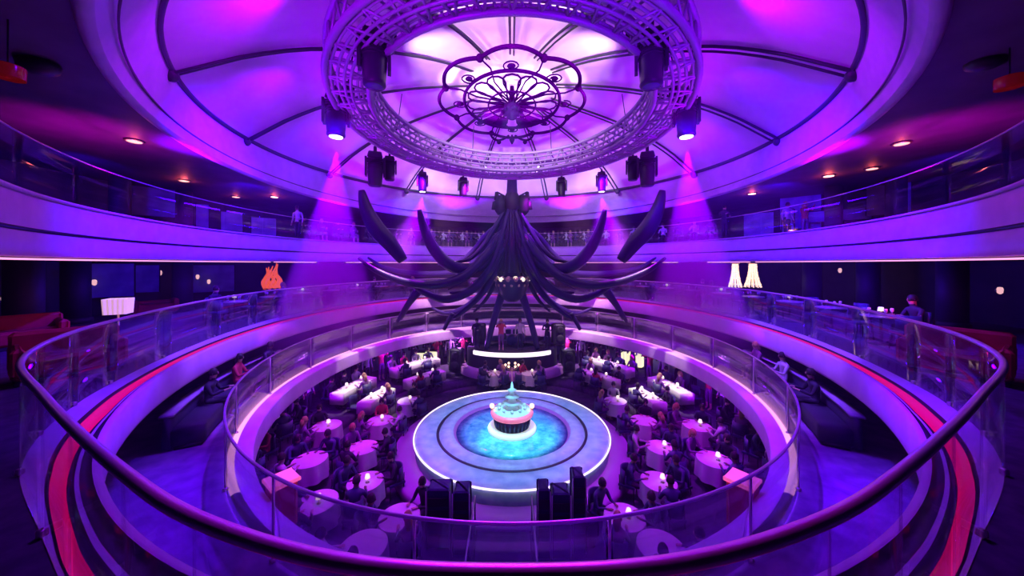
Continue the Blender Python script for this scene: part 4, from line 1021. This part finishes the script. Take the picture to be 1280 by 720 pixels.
# ------------------------------------------------------------------ haze
def haze(name, density, top=None, bot=None, col=(.6,.12,1), wide=0, soft=.6):  # violet scatter colour put in to deepen the tint of the light
    m = bpy.data.materials.new(name); m.use_nodes = True; nt = m.node_tree
    for n in list(nt.nodes): nt.nodes.remove(n)
    o = nt.nodes.new('ShaderNodeOutputMaterial'); v = nt.nodes.new('ShaderNodeVolumeScatter'); v.inputs['Color'].default_value = (*col,1); v.inputs['Density'].default_value = density; v.inputs['Anisotropy'].default_value = .1
    if top is not None:         # the beam's fade at its lower end is put into the density, with streaks
        tc = nt.nodes.new('ShaderNodeTexCoord'); sx = nt.nodes.new('ShaderNodeSeparateXYZ'); mr = nt.nodes.new('ShaderNodeMapRange'); mr.interpolation_type = 'SMOOTHSTEP'
        mr.inputs['From Min'].default_value = bot; mr.inputs['From Max'].default_value = top; mr.inputs['To Min'].default_value = 0; mr.inputs['To Max'].default_value = density
        no = nt.nodes.new('ShaderNodeTexNoise'); no.inputs['Scale'].default_value = .8; mu = nt.nodes.new('ShaderNodeMath'); mu.operation = 'MULTIPLY'
        ma = nt.nodes.new('ShaderNodeMapRange'); ma.inputs['From Min'].default_value = .3; ma.inputs['From Max'].default_value = .7; ma.inputs['To Min'].default_value = .6; ma.inputs['To Max'].default_value = 1.2
        nt.links.new(tc.outputs['Object'], sx.inputs[0]); nt.links.new(sx.outputs['Z'], mr.inputs['Value']); nt.links.new(tc.outputs['Object'], no.inputs['Vector'])
        nt.links.new(no.outputs['Fac'], ma.inputs['Value']); gr = nt.nodes.new('ShaderNodeMapRange'); gr.inputs['From Min'].default_value = 0; gr.inputs['From Max'].default_value = bot; gr.inputs['To Min'].default_value = .5; gr.inputs['To Max'].default_value = 4; m2 = nt.nodes.new('ShaderNodeMath'); m2.operation = 'MULTIPLY'; nt.links.new(sx.outputs['Z'], gr.inputs['Value']); nt.links.new(mr.outputs[0], m2.inputs[0]); nt.links.new(gr.outputs[0], m2.inputs[1]); nt.links.new(m2.outputs[0], mu.inputs[0]); nt.links.new(ma.outputs[0], mu.inputs[1]); nt.links.new(mu.outputs[0], v.inputs['Density'])
        if wide:                # softer towards the outside of the cone
            N = nt.nodes.new; L = nt.links.new
            def op(k, a, b=None):
                q = N('ShaderNodeMath'); q.operation = k; L(a, q.inputs[0])
                if b is not None: (L(b, q.inputs[1]) if not isinstance(b, (int, float)) else setattr(q.inputs[1], 'default_value', b))
                return q.outputs[0]
            r2 = op('ADD', op('MULTIPLY', sx.outputs['X'], sx.outputs['X']), op('MULTIPLY', sx.outputs['Y'], sx.outputs['Y']))
            rr = op('DIVIDE', op('SQRT', r2), op('MULTIPLY', op('ABSOLUTE', sx.outputs['Z']), wide))
            e = N('ShaderNodeMapRange'); e.interpolation_type = 'SMOOTHSTEP'; e.inputs['From Min'].default_value = 1; e.inputs['From Max'].default_value = soft; L(rr, e.inputs['Value'])
            L(op('MULTIPLY', mu.outputs[0], e.outputs[0]), v.inputs['Density'])
    nt.links.new(v.outputs[0], o.inputs['Volume']); return m
def beam(p, q, col, w, size, length, dens, lab, fade=.75, soft=.75):
    """a spotlight and an added cone of denser haze shaped to its beam"""
    p, q = Vector(p), Vector(q); spot(p, q, col, w, size*1.04, .25, .05)
    h = math.tan(R(size/2)); b = B(); b.lathe([(.04,-.08),(h*length*.5,-length*.5),(h*length,-length),(h*length*.6,-length*1.06)], haze('beam_haze', dens, -length*fade, -length*1.06, wide=h, soft=soft), n=40)
    o = b.build('beam_haze', loc=p); o.rotation_euler = (q-p).to_track_quat('-Z','Y').to_euler(); tag(o, lab, 'haze', kind='stuff')
for s, w_ in ((-1,'left'),(1,'right')):
    beam(deep(640+s*219,186,11.35), deep(640+s*230,400,11.9), (.36,.0,1), 5200, 34, 6.9, .2, f'wide magenta beam of haze under the outermost {w_} truss lamp')
    beam(deep(640+s*112,245,16.8), deep(640+s*128,345,15.6), (.42,.0,1), 3000, 56, 4.4, .16, f'magenta haze lit by the {w_} rear truss lamp beside the sculpture', .35, .2)
    spot(Vector(deep(640+s*172,106,8.6)), Vector(deep(640+s*160,330,7.5)), (.6,.0,1), 1000, 34, .5, .1)
b = B(); b.add([(x,y,z) for z in (-5.6,4.5) for x, y in ((-9,3.5),(9,3.5),(9,23),(-9,23))], [[0,1,2,3],[4,5,6,7],[0,1,5,4],[1,2,6,5],[2,3,7,6],[3,0,4,7]], haze('theatre_haze', .006, col=(.7,.3,1)), False)
o = b.build('haze'); tag(o, 'thin violet theatre haze filling the hall between the balconies', 'haze', kind='stuff')

w = bpy.data.worlds.new('world'); sc.world = w; w.use_nodes = True
w.node_tree.nodes['Background'].inputs['Color'].default_value = (.04,.0,.12,1); w.node_tree.nodes['Background'].inputs['Strength'].default_value = .05
vs_ = sc.view_settings; vs_.view_transform = 'Standard'; vs_.look = 'None'; vs_.gamma = 1; vs_.exposure = 0; vs_.use_curve_mapping = False
sc.cycles.use_denoising = True; sc.cycles.max_bounces = 6; sc.cycles.diffuse_bounces = 1; sc.cycles.transparent_max_bounces = 24; sc.cycles.volume_bounces = 0
sc.cycles.sample_clamp_indirect = 4
# unused prototypes go
for q in list(TP.values())+[CH, LPx]:
    if not q[1]:
        for ch in list(q[0].children): bpy.data.objects.remove(ch)
        bpy.data.objects.remove(q[0])
for o, used in PROTO.values():
    if not used:
        for ch in list(o.children): bpy.data.objects.remove(ch)
        bpy.data.objects.remove(o)
g_ = bpy.data.objects.get('wine_glass_proto')
if g_: g_.name = 'wine_glass'
for o in bpy.data.objects:
    if o.parent is None: o.location.z += EYE
    if o.name.startswith('wine_glass_proto'): o.name = 'wine_glass'
print('OBJ', len(bpy.data.objects))
